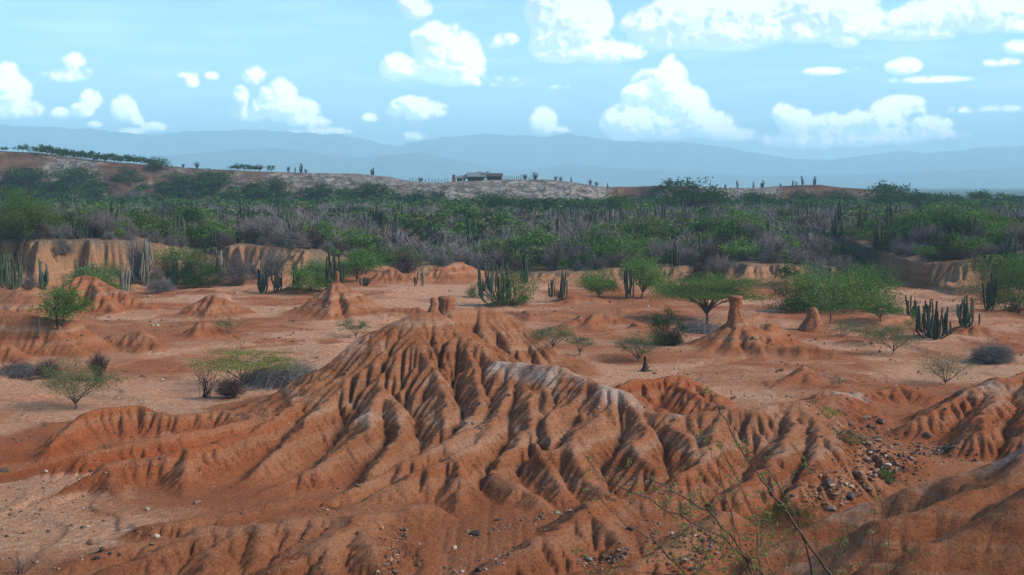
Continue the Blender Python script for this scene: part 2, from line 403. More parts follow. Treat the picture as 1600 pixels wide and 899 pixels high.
def ground_base(x, y):
    z = .22 * fbm(x * .035, y * .035, 31, 3) + .05 * fbm(x * .3, y * .3, 33, 3)
    near = sstep(20, 40, y)
    z = z + .30 * sstep(-.03, .05, fbm(x * .045, y * .045, 36, 3) - .12) + .16 * sstep(-.02, .03, fbm(x * .09, y * .09, 38, 3) - .2)
    z = z * near
    # a shallow wash winds over the basin
    c = np.interp(y, [45, 60, 75, 90, 105, 125, 150], [-30, -26, -22, -17, -19, -8, -2]) + 2 * perlin(y * .08, 0 * y, 35)
    z = z - .25 * np.exp(-((x - c) / 4.5) ** 2) * near * sstep(160, 130, y)
    # the rocky gully behind the right foreground mound
    gx = np.interp(y, [38, 44, 50, 55, 60, 66, 72], [3, 7.5, 13, 17, 18.5, 19, 22])
    z = z - .45 * np.exp(-((x - gx) / 2.2) ** 2) * sstep(36, 42, y) * sstep(76, 66, y)
    z = z + bluff(x, y)
    pr, zt = terrace(x, y)
    z = z * (1 - pr) + zt * pr
    z = z + (.62 * fbm(x * .42, y * .42, 55, 4) + .5 * np.abs(perlin(x * .22, y * .22, 57))) * np.clip(1 - np.abs(pr - .5) * 2.1, 0, 1)
    pm, top = mesa(x, y)
    rough = fbm(x * .05, y * .05, 51, 4) * 1.6 * np.clip(1 - np.abs(pm - .5) * 2, 0, 1)
    z = np.maximum(z, z * (1 - pm) + top * pm) + rough
    far = sstep(520, 900, y)
    return z * (1 - far) + (-0.4 * far)

def ridges_at(x, y, ids=None):
    # height of the mounds and, per point, which mound is highest
    h = np.full(x.shape, -9.0); who = np.zeros(x.shape, np.int16); hm = np.full(x.shape, -9.0)
    wx = x + .38 * fbm(x * .22, y * .22, 71, 3); wy = y + .38 * fbm(x * .22 + 40, y * .22, 72, 3)
    for (pts, k, r, mid) in RIDGES:
        if ids and mid not in ids: continue
        P = np.array(pts)
        zmx = P[:, 2].max()
        reach = max(zmx, .3) / (k * .62) + 3
        sel = (x > P[:, 0].min() - reach) & (x < P[:, 0].max() + reach) & (y > P[:, 1].min() - reach) & (y < P[:, 1].max() + reach)
        if not sel.any(): continue
        xs, ys = wx[sel], wy[sel]
        best = np.full(xs.shape, -9.0)
        for a, b in zip(P[:-1], P[1:]):
            d = b - a; L2 = d[0] ** 2 + d[1] ** 2 + 1e-9
            t = np.clip(((xs - a[0]) * d[0] + (ys - a[1]) * d[1]) / L2, 0, 1)
            dist = np.hypot(xs - a[0] - t * d[0], ys - a[1] - t * d[1])
            zc = a[2] + t * d[2]
            drop = k * (np.sqrt(dist * dist + r * r) - r)
            lim = np.maximum(zc, .2)
            q = drop / lim
            drop = np.where(q < .6, drop, lim * (.6 + .4 * (1 - np.exp(-(q - .6) / .4))) )    # concave foot
            best = np.maximum(best, zc - drop * 1.03)
        hs = h[sel]
        up = best > hm[sel]
        w_ = who[sel]; w_[up] = mid; who[sel] = w_
        m_ = hm[sel]; hm[sel] = np.maximum(m_, best)
        h[sel] = smax(best, hs, .25)
    return h, who, hm

def erode(Z, base, dx, n, K, kd, seed, mexp=.45, protect=None, Ac=.16, Kmap=1.0):
    # running water on bare clay: stream-power incision along the steepest descent, and creep that rounds the crests
    r = np.random.default_rng(seed)
    ny, nx = Z.shape
    A = np.ones((ny, nx)); idx = np.arange(ny * nx).reshape(ny, nx)
    offs = [(-1,-1),(-1,0),(-1,1),(0,-1),(0,1),(1,-1),(1,0),(1,1)]
    live = Z > base + .04
    cap = (120.0 / dx)
    for it in range(n):
        Zp = np.pad(Z, 1, mode='edge')
        S = np.zeros((ny, nx)); rec = idx.copy()
        for (oy, ox) in offs:
            dd = dx * (1.41421 if oy and ox else 1.0)
            s = (Z - Zp[1 + oy:1 + oy + ny, 1 + ox:1 + ox + nx]) / dd
            s = s * (1 + .10 * (r.random((ny, nx), dtype=np.float32) - .5))
            m = s > S
            S = np.where(m, s, S); rec = np.where(m, idx + oy * nx + ox, rec)
        rec = np.clip(rec, 0, ny * nx - 1)
        A = np.minimum(1 + np.bincount(rec.ravel(), weights=np.where(rec == idx, 0, A).ravel(), minlength=ny * nx).reshape(ny, nx), cap * 30)
        zr = Z.ravel()[rec]
        inc = K * Kmap * np.maximum(A * dx * dx - Ac, 0) ** mexp * np.minimum(S, 2.0)
        inc = np.minimum(inc, .5 * (Z - zr))
        lap = Zp[:-2, 1:-1] + Zp[2:, 1:-1] + Zp[1:-1, :-2] + Zp[1:-1, 2:] - 4 * Z
        dz = kd / (dx * dx) * lap - inc
        if protect is not None: dz = dz * protect
        Z = np.where(live, np.maximum(Z + dz, base), Z)
    return Z, A

class Grid:
    def __init__(s, x0, x1, y0, y1, dx):
        s.x0, s.y0, s.dx = x0, y0, dx
        s.nx = int((x1 - x0) / dx) + 1; s.ny = int((y1 - y0) / dx) + 1
        s.X, s.Y = np.meshgrid(x0 + dx * np.arange(s.nx), y0 + dx * np.arange(s.ny))
    def sample(s, f, x, y):
        u = np.clip((x - s.x0) / s.dx, 0, s.nx - 1.001); v = np.clip((y - s.y0) / s.dx, 0, s.ny - 1.001)
        i = u.astype(int); j = v.astype(int); a = u - i; b = v - j
        return (f[j, i] * (1 - a) + f[j, i + 1] * a) * (1 - b) + (f[j + 1, i] * (1 - a) + f[j + 1, i + 1] * a) * b
    def weight(s, x, y, m):
        return sstep(0, m, x - s.x0) * sstep(0, m, s.x0 + s.dx * (s.nx - 1) - x) * sstep(0, m, y - s.y0) * sstep(0, m, s.y0 + s.dx * (s.ny - 1) - y)

def soften(x, y):
    # the domed tops shed water as a sheet and stay smooth
    k = np.ones(x.shape)
    for (px, py, D, r, a) in ((650,493,72,3.6,.75),(690,495,72,3.4,.75),(655,515,70.3,2.4,.6),(748,480,92,4.5,.7),(830,570,65.5,2.5,.5),(1240,628,60,3,.5)):
        p = W(px, py, D); k = np.minimum(k, 1 - a * np.exp(-((x - p[0]) ** 2 + (y - p[1]) ** 2) / r ** 2))
    return k

def build_grid(g, n, K, kd, seed, ids=None, protect=None, Ac=.16):
    base = ground_base(g.X, g.Y)
    h, who, hm = ridges_at(g.X, g.Y)
    rough = .16 * fbm(g.X * .5, g.Y * .5, seed + 2, 3) + .05 * perlin(g.X * 2.1, g.Y * 2.1, seed + 5)
    above = np.clip((h - base) / .8, 0, 1)
    Z = smax(h + rough * above, base, .22)
    # no closed pits: every hollow between the spurs drains
    if g.dx < .2:
        Wt = np.full(Z.shape, 99.0); Wt[0] = Z[0]; Wt[-1] = Z[-1]; Wt[:, 0] = Z[:, 0]; Wt[:, -1] = Z[:, -1]
        low = Z < base + .1; Wt[low] = Z[low]
        for _ in range(160):
            p = np.pad(Wt, 1, mode='edge')
            m = np.minimum.reduce([p[:-2, 1:-1], p[2:, 1:-1], p[1:-1, :-2], p[1:-1, 2:], p[:-2, :-2], p[2:, 2:], p[:-2, 2:], p[2:, :-2]]) + .004
            Wt = np.minimum(Wt, np.maximum(Z, m))
        Z = np.where(Wt < 50, Wt, Z)
    pr, _ = terrace(g.X, g.Y)
    cl = (pr > .02) & (pr < .98)
    lowb = np.minimum(base, .1 * fbm(g.X * .05, g.Y * .05, 9, 2))
    eb = np.where(pr > .02, lowb * (1 - sstep(.02, .3, pr)) + (base - 3.0) * sstep(.02, .3, pr), base - .02 - .25 * np.clip((Z - base), 0, 1))
    eb = np.where(pr >= .98, Z - .25, eb)
    Z2, A = erode(Z, eb, g.dx, n, K, kd, seed, Ac=Ac, Kmap=np.where(pr > .02, .7, 1.0) * np.where(who == 6, .22, np.where(who == 29, .4, np.where(who == 7, .8, 1.0))) * soften(g.X, g.Y))
    if g.dx < .2:                                        # the last rains: fine rills on the flanks
        Z2, A = erode(Z2, eb, g.dx, 18, .022, .00007, seed + 7, Ac=.02, Kmap=np.where(Z > base + .12, 1.0, .3) * np.where(who == 6, .25, 1.0) * soften(g.X, g.Y))
    Z2 = .70 * Z2 + .30 * np.where(Z > base + .04, Z, Z2)
    return Z2, who, Z2 - base, A, base

t1 = time.time()
GA = Grid(-95, 95, 34, 212, 0.32)
ZA, whoA, upA, AA, baseA = build_grid(GA, 60, .034, .0007, 100)
t2 = time.time()
GB = Grid(-32, 35, 31, 97, 0.135)
ZB, whoB, upB, AB, baseB = build_grid(GB, 150, .018, .00016, 200, Ac=.08)
print('erosion', round(t2 - t1, 1), round(time.time() - t2, 1))

def mesa_rock(x, y):
    px = 800 + F * np.tan(np.arctan2(x, y))
    return np.interp(px, [0,40,100,120,150,180,400,480,640,690,920,960,1010,1030,1060,1130,1200,1235,1340,1370,1420,1480,1560], [.35,.3,.55,.75,.7,.35,.5,.65,.6,1,1,.3,.2,.6,.35,.95,.85,.12,.35,.65,.35,.65,.6])

def height(x, y):
    x = np.asarray(x, float); y = np.asarray(y, float)
    z = ground_base(x, y)
    wa = GA.weight(x, y, 8.0); wb = GB.weight(x, y, 3.0)
    i = wa > 0
    if np.any(i): z[i] = z[i] * (1 - wa[i]) + GA.sample(ZA, x[i], y[i]) * wa[i]
    i = wb > 0
    if np.any(i): z[i] = z[i] * (1 - wb[i]) + GB.sample(ZB, x[i], y[i]) * wb[i]
    return z

def zat(x, y):
    return float(height(np.array([x]), np.array([y]))[0])

def ground_hit(px, py, d0=24.0, d1=460.0):
    # where the line of sight through a photo pixel meets the terrain
    D = np.exp(np.linspace(math.log(d0), math.log(d1), 900))
    dx = px - 800.0; dy = 449.5 - py
    vy = F * cT + dy * sT; vz = -F * sT + dy * cT
    x = dx / vy * D; z = CAM_Z + vz / vy * D
    h = height(x, D)
    k = np.nonzero(z <= h)[0]
    if not len(k): return None
    k = k[0]
    return (x[k], D[k], h[k])

# the small hollow worn into the front of the great mound
p_ = ground_hit(891, 666)
ZB -= .75 * np.exp(-(((GB.X - p_[0]) / .62) ** 2 + ((GB.Y - p_[1] - .25) / .45) ** 2) ** 2)
# ------------------------------------------------------------------ the ground mesh
def axis_rows():
    D = [-40.0, -20, -8, 0, 4, 8, 12, 16, 20, 24, 28, 31]
    def seg(d1, ratio):
        while D[-1] < d1: D.append(D[-1] * (1 + ratio))
    seg(42, .005); seg(97, .0023); seg(140, .0036); seg(205, .0036); seg(405, .012); seg(462, .0028); seg(700, .03); seg(14000, .12); D.append(15400.0)
    return np.array(D)
ROWS = axis_rows()
fine = np.tan(np.radians(np.linspace(-26, 26, 860)))
coarse = np.tan(np.radians(np.linspace(27, 62, 40)))
COLS = np.concatenate([-coarse[::-1], fine, coarse])
DD, CC = np.meshgrid(ROWS, COLS, indexing='ij')
XX = CC * np.maximum(DD + 6, 0) + np.sign(CC) * 0.0
# behind the camera the sheet simply goes on
XX = np.clip(CC * np.maximum(DD, 30.0), -15300, 15300)
YY = DD + 0 * CC
ZZ = height(XX, YY)
# crumbly relief, too fine for the erosion grid
near = sstep(150, 60, YY)
pmm, _ = mesa(XX, YY)
ZZ = ZZ + np.clip(1.1 - np.abs(pmm - .5) * 2, 0, 1) * (YY > 300) * (.9 * fbm(XX * .18, YY * .35, 303, 4) + .5 * np.abs(perlin(XX * .4, YY * .6, 304)))
ZZ = ZZ + near * .02 * fbm(XX * 2.2, YY * 2.2, 301, 3)
print('heights', time.time() - T0, XX.shape)

def sampled(gf, hf, default=0):
    out = np.full(XX.shape, float(default))
    i = GA.weight(XX, YY, .1) > 0
    out[i] = GA.sample(gf, XX[i], YY[i])
    i = GB.weight(XX, YY, .1) > .5
    out[i] = GB.sample(hf, XX[i], YY[i])
    return out
UP = sampled(upA, upB)
who = np.zeros(XX.shape, int)
i = GA.weight(XX, YY, .1) > 0
who[i] = whoA[np.clip(np.rint((YY[i] - GA.y0) / GA.dx).astype(int), 0, GA.ny - 1), np.clip(np.rint((XX[i] - GA.x0) / GA.dx).astype(int), 0, GA.nx - 1)]
i = GB.weight(XX, YY, .1) > .5
who[i] = whoB[np.clip(np.rint((YY[i] - GB.y0) / GB.dx).astype(int), 0, GB.ny - 1), np.clip(np.rint((XX[i] - GB.x0) / GB.dx).astype(int), 0, GB.nx - 1)]
who[UP < .10] = 0

# material masks (real colour of the soil): R pale sediment, G white crust, B raw red clay, and beige terrace cliff in A
pr, _ = terrace(XX, YY)
pm, _ = mesa(XX, YY)
flat = sstep(.35, .02, UP) * (1 - sstep(.02, .2, pr))
wash = np.interp(YY, [45, 60, 75, 90, 105, 125, 150], [-30, -26, -22, -17, -19, -8, -2])
pale = flat * np.clip(.46 + .95 * fbm(XX * .05, YY * .09, 401, 4) + .75 * np.exp(-((XX - wash) / 7.0) ** 2), 0, 1)
pale = pale * sstep(36, 50, YY) * (1 - .75 * sstep(-16, -11, XX) * sstep(60, 54, YY))
def spot(px, py, D, r):
    x, y, z = W(px, py, D)
    return np.exp(-(((XX - x) / r) ** 2 + ((YY - y) / r) ** 2))
white = np.zeros(XX.shape)
for (a, b, c, r, s) in ((790,566,66.5,1.3,1),(815,567,66,1.4,1),(850,571,65,1.6,1),(880,576,63.5,1.6,.9),(915,594,62,1.5,.6),(955,612,61,1.6,.8),(930,668,58.6,.9,.5),(1060,655,59,1.5,.7),(870,610,62.5,1.2,.5),(1180,640,59,1.5,.6),(1000,636,60,1.2,.6),(565,668,62,1.0,.7),(740,664,60,1.0,.6),(1130,644,59,1.2,.6),(1235,628,60,1.6,.5),(1320,612,76,2.2,.8),(1545,600,70,1.6,.7),(1600,692,42,1.6,.8),(1540,722,42,1.2,.5),(1460,752,42.6,1.0,.4),(1330,806,43,.8,.6),(1400,812,37,.9,.4),(560,560,70.5,1.6,.6),(600,545,69,1.2,.45),(830,660,60,.9,.5),(895,690,57.4,.8,.4),(985,690,57.4,.8,.5),(680,590,66,1.4,.4),(1095,700,56,1,.6),(1140,690,57,1,.4),(1215,505,107,.8,.4)):
    white = np.maximum(white, s * spot(a, b, c, r))
yy, xx_ = np.gradient(ZZ)
red6 = (who == 6)
white = np.maximum(white, .20 * red6)
white = np.clip(white * (1 + .6 * fbm(XX * .9, YY * .9, 410, 3)), 0, 1)
red = np.clip(.5 + .55 * fbm(XX * .06, YY * .06, 420, 3), 0, 1)
white = white * .85
red = np.maximum(red * .7, sstep(-6, -18, XX) * sstep(74, 62, YY) * sstep(50, 58, YY))       # the left flank is the reddest
red = np.maximum(red, spot(1040, 600, 74, 7) * .9)
red = red * (1 - .55 * spot(700, 560, 69, 5)) * (1 - .6 * spot(1230, 690, 57, 7)) * (1 - .5 * spot(870, 640, 61, 6))
red = red * np.where(who == 6, .6, 1.0)
beige = sstep(.02, .3, pr) * (1 - pm)
litter = sstep(.96, 1.0, pr) * np.clip(.75 + .8 * fbm(XX * .08, YY * .08, 430, 3), 0, 1) * (1 - sstep(.1, .5, pm))

verts = np.stack([XX, YY, ZZ], -1).reshape(-1, 3)
nr, nc = XX.shape
# vertex normals of the whole sheet (shared by the ground and the mounds cut from it)
Pv = np.stack([XX, YY, ZZ], -1)
du = np.gradient(Pv, axis=1); dv = np.gradient(Pv, axis=0)
Nn = np.cross(du, dv); Nn /= np.linalg.norm(Nn, axis=-1, keepdims=True) + 1e-12
Nn = Nn.reshape(-1, 3)
ids = np.arange(nr * nc).reshape(nr, nc)
quads = np.stack([ids[:-1, :-1], ids[:-1, 1:], ids[1:, 1:], ids[1:, :-1]], -1).reshape(-1, 4)
qwho = who[:-1, :-1].reshape(-1)
littercol = np.stack([litter, mesa_rock(XX, np.maximum(YY, 1)), 0 * litter, 0 * litter + 1], -1).reshape(-1, 4).astype(np.float32)
maskcol = np.stack([pale, white, red, beige], -1).reshape(-1, 4).astype(np.float32)

def mesh_np(name, v, f, mat=None, smooth=False):
    me = bpy.data.meshes.new(name)
    v = np.asarray(v, np.float32); f = np.asarray(f, np.int32)
    n, k = f.shape
    me.vertices.add(len(v)); me.vertices.foreach_set('co', v.ravel())
    me.loops.add(n * k); me.loops.foreach_set('vertex_index', f.ravel())
    me.polygons.add(n); me.polygons.foreach_set('loop_start', np.arange(0, n * k, k, dtype=np.int32))
    me.update(calc_edges=True)
    me.polygons.foreach_set('use_smooth', np.full(n, smooth))
    if mat: me.materials.append(mat)
    return me

def link(name, me, parent=None, loc=None, **tags):
    o = bpy.data.objects.new(name, me); C.objects.link(o)
    if parent: o.parent = parent
    if loc is not None: o.location = loc
    for k, v in tags.items(): o[k] = v
    return o

def piece(name, sel, mat):
    q = quads[sel]
    used, inv = np.unique(q, return_inverse=True)
    me = mesh_np(name, verts[used], inv.reshape(q.shape), mat, True)
    a = me.color_attributes.new('soil', 'FLOAT_COLOR', 'POINT')
    a.data.foreach_set('color', maskcol[used].ravel())
    a = me.color_attributes.new('litter', 'FLOAT_COLOR', 'POINT')
    a.data.foreach_set('color', littercol[used].ravel())
    me.normals_split_custom_set_from_vertices(Nn[used].astype(np.float32))
    return link(name, me, kind='structure')

# ------------------------------------------------------------------ materials
def new_mat(name):
    m = bpy.data.materials.new(name); m.use_nodes = True
    nt = m.node_tree; nt.nodes.clear()
    return m, nt

def finish(nt, color, rough=.9, bump=None, bump_s=.3, bump_d=.05, spec=.15):
    b = N(nt, 'ShaderNodeBsdfPrincipled')
    b.inputs['Specular IOR Level'].default_value = spec
    for key, v in (('Base Color', color), ('Roughness', rough)):
        if isinstance(v, bpy.types.NodeSocket): nt.links.new(v, b.inputs[key])
        elif isinstance(v, (tuple, list)): b.inputs[key].default_value = (*v[:3], 1)
        else: b.inputs[key].default_value = v
    if bump is not None:
        bn = N(nt, 'ShaderNodeBump', inp={'Height': bump, 'Strength': bump_s, 'Distance': bump_d})
        nt.links.new(bn.outputs[0], b.inputs['Normal'])
    N(nt, 'ShaderNodeOutputMaterial', inp={0: b.outputs[0]})
    return b

def noise(nt, vec, scale, detail=5, rough=.55, dist=0):
    return N(nt, 'ShaderNodeTexNoise', inp={'Vector': vec, 'Scale': scale, 'Detail': detail, 'Roughness': rough, 'Distortion': dist})

def ramp(nt, fac, stops):
    r = N(nt, 'ShaderNodeValToRGB', inp={0: fac})
    el = r.color_ramp.elements
    while len(el) > 1: el.remove(el[-1])
    el[0].position = stops[0][0]; c = stops[0][1]; el[0].color = (*c, 1) if isinstance(c, tuple) else (c, c, c, 1)
    for p, c in stops[1:]:
        e = el.new(p); e.color = (*c, 1) if isinstance(c, tuple) else (c, c, c, 1)
    return r.outputs[0]

def clay_material():
    m, nt = new_mat('clay')
    geo = N(nt, 'ShaderNodeNewGeometry')
    pos = geo.outputs['Position']
    at = N(nt, 'ShaderNodeAttribute', attribute_name='soil')
    s = N(nt, 'ShaderNodeSeparateColor', inp={0: at.outputs['Color']})
    pale, white, red = s.outputs[0], s.outputs[1], s.outputs[2]
    n1 = noise(nt, pos, .35, 6, .6).outputs['Fac']
    n2 = noise(nt, pos, 2.6, 6, .65).outputs['Fac']
    n3 = noise(nt, pos, 9, 6, .8).outputs['Fac']
    brown = ramp(nt, n1, [(.3, (.235, .088, .042)), (.5, (.31, .125, .058)), (.7, (.37, .165, .08))])
    rust = ramp(nt, n1, [(.3, (.25, .068, .024)), (.55, (.33, .092, .033)), (.75, (.38, .125, .05))])
    col = MIX(nt, red, brown, rust)
    # beds of paler and redder clay lie level through the mounds
    sz = N(nt, 'ShaderNodeSeparateXYZ', inp={0: pos})
    wz = M(nt, 'MULTIPLY_ADD', n1, .8, sz.outputs[2])
    band = noise(nt, N(nt, 'ShaderNodeCombineXYZ', inp={2: wz}).outputs[0], 1.3, 4, .6).outputs['Fac']
    col = MIX(nt, M(nt, 'MULTIPLY', ramp(nt, band, [(.48, 0.0), (.62, 1.0)]), .58), col, (.43, .265, .17))
    col = MIX(nt, M(nt, 'MULTIPLY', ramp(nt, band, [(.38, 1.0), (.46, 0.0)]), .35), col, (.22, .07, .032))
    # terrace cliffs: ochre loam
    ochre = ramp(nt, n2, [(.3, (.22, .125, .07)), (.6, (.37, .225, .125))])
    col = MIX(nt, M(nt, 'MULTIPLY', at.outputs['Alpha'], .6), col, ochre)
    sand = ramp(nt, n2, [(.3, (.41, .185, .098)), (.55, (.51, .28, .17)), (.75, (.61, .415, .28))])
    col = MIX(nt, ramp(nt, M(nt, 'MULTIPLY_ADD', n2, .5, M(nt, 'SUBTRACT', pale, .25)), [(.2, 0.0), (.75, .9)]), col, sand)
    wm = ramp(nt, M(nt, 'MULTIPLY_ADD', n2, .6, M(nt, 'SUBTRACT', white, .3)), [(.3, 0.0), (.85, .7)])
    col = MIX(nt, wm, col, (.52, .42, .34))
    lt = N(nt, 'ShaderNodeSeparateColor', inp={0: N(nt, 'ShaderNodeAttribute', attribute_name='litter').outputs['Color']})
    grey_rock = lt.outputs[1]; lt = lt.outputs[0]
    col = MIX(nt, M(nt, 'MULTIPLY', lt, .85), col, ramp(nt, n2, [(.35, (.10, .075, .055)), (.6, (.17, .125, .09)), (.72, (.26, .18, .12))]))
    # far ridge: grey and ochre rock ledges under a rusty cap
    hz = sz.outputs[1]
    farm = ramp(nt, M(nt, 'DIVIDE', hz, 1000), [(.385, 0.0), (.40, 1.0)])
    sq = N(nt, 'ShaderNodeVectorMath', operation='MULTIPLY', inp={0: pos, 1: (1, 1, 1.9)}).outputs[0]
    n4 = noise(nt, sq, .22, 8, .68, .5).outputs['Fac']
    n5 = noise(nt, pos, .06, 5, .65).outputs['Fac']
    vo = N(nt, 'ShaderNodeTexVoronoi', feature='DISTANCE_TO_EDGE', inp={'Vector': N(nt, 'ShaderNodeVectorMath', operation='ADD', inp={0: sq, 1: noise(nt, sq, .4, 3).outputs['Color']}).outputs[0], 'Scale': .30}).outputs['Distance']
    rock = ramp(nt, n4, [(.34, (.09, .075, .065)), (.45, (.17, .145, .125)), (.56, (.27, .24, .205)), (.70, (.42, .36, .26))])
    rock = MIX(nt, ramp(nt, vo, [(.02, .75), (.12, 0.0)]), rock, (.045, .036, .032))
    rusty = ramp(nt, n4, [(.33, (.055, .03, .022)), (.55, (.13, .068, .045)), (.7, (.22, .125, .085)), (.8, (.33, .25, .19))])
    gf = ramp(nt, M(nt, 'MULTIPLY_ADD', n5, .9, M(nt, 'SUBTRACT', grey_rock, .45)), [(.38, 0.0), (.62, 1.0)])
    rk = MIX(nt, gf, rusty, rock)
    col = MIX(nt, farm, col, rk)
    # the terrace and the plain beyond carry dark litter and dry grass
    pl = ramp(nt, M(nt, 'DIVIDE', hz, 1000), [(.50, 0.0), (.60, 1.0)])
    col = MIX(nt, pl, col, (.045, .06, .035))
    col = MIX(nt, M(nt, 'MULTIPLY', ramp(nt, n3, [(.38, 1.0), (.52, 0.0)]), .80), col, M_scale(nt, col, .42))
    n6 = noise(nt, pos, 5.0, 7, .78).outputs['Fac']
    col = MIX(nt, M(nt, 'MULTIPLY', ramp(nt, n6, [(.53, 0.0), (.68, 1.0)]), .55), col, M_scale(nt, col, 1.65))
    col = MIX(nt, M(nt, 'MULTIPLY', ramp(nt, n6, [(.32, 1.0), (.45, 0.0)]), .4), col, M_scale(nt, col, .6))
    h = M(nt, 'MULTIPLY_ADD', n3, .8, n2)
    finish(nt, col, .95, h, 1.0, .16, .05)
    return m

def M_scale(nt, col, k):
    return N(nt, 'ShaderNodeVectorMath', operation='SCALE', inp={0: col, 'Scale': k}).outputs[0]

CLAY = clay_material()
names = {1: 'clay_mound'}
big = [i for i in range(1, 30) if (qwho == i).sum() > 150]
grd = piece('ground', ~np.isin(qwho, big), CLAY)
for i in big:
    piece('clay_mound', qwho == i, CLAY)
print('ground', time.time() - T0)
# ------------------------------------------------------------------ simple meshes
class MB:
    def __init__(s): s.v = []; s.f = []; s.n = 0
    def add(s, v, f):
        v = np.asarray(v, float); f = np.asarray(f, int)
        s.v.append(v); s.f.append(f + s.n); s.n += len(v)
    def box(s, x0, x1, y0, y1, z0, z1):
        v = [(x, y, z) for z in (z0, z1) for y in (y0, y1) for x in (x0, x1)]
        s.add(v, [(0,2,3,1),(4,5,7,6),(0,1,5,4),(2,6,7,3),(0,4,6,2),(1,3,7,5)])
    def build(s, name, mat, parent=None, smooth=False, loc=None, **tags):
        V = np.concatenate(s.v); q = [f for f in s.f if f.shape[1] == 4]; t = [f for f in s.f if f.shape[1] == 3]
        if q and t:
            q2 = np.concatenate(q); t = t + [q2[:, [0, 1, 2]], q2[:, [0, 2, 3]]]; q = []
        me = mesh_np(name, V, np.concatenate(q or t), mat, smooth)
        return link(name, me, parent, loc, **tags)

def tubes(p0, p1, r0, r1, n=4):
    p0 = np.asarray(p0, float); p1 = np.asarray(p1, float); r0 = np.asarray(r0, float); r1 = np.asarray(r1, float)
    d = p1 - p0; L = np.linalg.norm(d, axis=1, keepdims=True) + 1e-9; d = d / L
    ref = np.where(np.abs(d[:, 2:3]) > .9, np.array([[1., 0, 0]]), np.array([[0, 0, 1.]]))
    a = np.cross(d, ref); a /= np.linalg.norm(a, axis=1, keepdims=True); b = np.cross(d, a)
    k = np.arange(n) * 2 * math.pi / n
    ring = a[:, None, :] * np.cos(k)[None, :, None] + b[:, None, :] * np.sin(k)[None, :, None]
    v = np.concatenate([p0[:, None] + ring * r0[:, None, None], p1[:, None] + ring * r1[:, None, None]], 1)   # m, 2n, 3
    m = len(p0)
    i = np.arange(n); j = (i + 1) % n
    f = np.stack([i, j, j + n, i + n], -1)[None] + (np.arange(m) * 2 * n)[:, None, None]
    return v.reshape(-1, 3), f.reshape(-1, 4)

def thing(name, label, cat, loc, rotz=0, group=None, scale=1.0):
    o = bpy.data.objects.new(name, None); C.objects.link(o)
    o.empty_display_size = .3
    o.location = loc; o.rotation_euler = (0, 0, rotz); o.scale = (scale,) * 3 if not isinstance(scale, tuple) else scale
    o['label'] = label; o['category'] = cat
    if group: o['group'] = group
    return o

def tag(o, label, cat, group=None):
    o['label'] = label; o['category'] = cat
    if group: o['group'] = group
    return o

def flat_mat(name, c0, c1=None, scale=4.0, rough=.85, bump=.3, bd=.02):
    m, nt = new_mat(name)
    tcn = N(nt, 'ShaderNodeTexCoord').outputs['Object']
    n = noise(nt, tcn, scale, 5, .6).outputs['Fac']
    col = ramp(nt, n, [(.3, c0), (.7, c1 or tuple(v * 1.4 for v in c0))])
    finish(nt, col, rough, n, bump, bd)
    return m

# ------------------------------------------------------------------ mountains on the horizon
def range_mesh(name, crest, D, depth, seed, mat, amp):
    ax = np.array([(p[0] - 800) / F for p in crest]); py = np.array([p[1] for p in crest], float)
    xs = np.linspace(-.78, .78, 620); ts = np.linspace(-1, 1, 64)
    dy = 449.5 - np.interp(xs, ax, py)
    top = CAM_Z + (-F * sT + dy * cT) / (F * cT + dy * sT) * D
    top = top * (1 + .035 * fbm(xs * 38, xs * 0 + seed, seed + 3, 4))
    X, T = np.meshgrid(xs, ts)
    Y = D + T * depth + 0 * X
    Xw = X * D
    fall = 1 - np.abs(T) ** 1.15
    s = D / 15000.0
    rg = 1 - np.abs(fbm(Xw / (900 * s), Y / (1300 * s), seed, 5))
    rg2 = fbm(Xw / (260 * s), Y / (420 * s), seed + 9, 4)
    Z = top[None] * (fall * (1 - amp * (1 - fall)) + amp * (rg - .55) * np.abs(T) * (1 - np.abs(T)) * 2.4 + .02 * rg2 * (1 - fall * .3))
    Z = np.minimum(Z, top[None] * (1 - .12 * np.abs(T)))
    Z = np.where(np.abs(T) > .97, -8, Z)
    v = np.stack([Xw, Y, Z], -1).reshape(-1, 3)
    i = np.arange(X.size).reshape(X.shape)
    q = np.stack([i[:-1, :-1], i[:-1, 1:], i[1:, 1:], i[1:, :-1]], -1).reshape(-1, 4)
    return link(name, mesh_np(name, v, q, mat, True), kind='structure')

MT = flat_mat('mountain_forest', (.05, .06, .045), (.10, .095, .07), .0008, .95, 0)
range_mesh('mountains', [(-900,225),(-300,205),(0,196),(60,197),(130,200),(165,203),(200,207),(260,209),(300,205),(330,206),(360,203),(390,201),(430,205),(470,206),(520,210),(560,214),(600,225),(625,228),(650,222),(690,214),(720,210),(760,208),(800,211),(850,214),(890,209),(920,213),(960,220),(1010,222),(1060,221),(1100,226),(1150,234),(1200,242),(1240,248),(1300,249),(1340,244),(1390,238),(1415,235),(1440,239),(1480,236),(1530,231),(1600,226),(1900,212),(2500,225)], 12000, 2300, 500, MT, .55)
range_mesh('foothills', [(-900,262),(-300,250),(0,238),(150,246),(300,240),(430,231),(560,246),(660,238),(740,256),(800,268),(880,257),(960,262),(1050,268),(1200,276),(1400,270),(1600,262),(1900,255),(2500,265)], 8200, 900, 540, MT, .6)

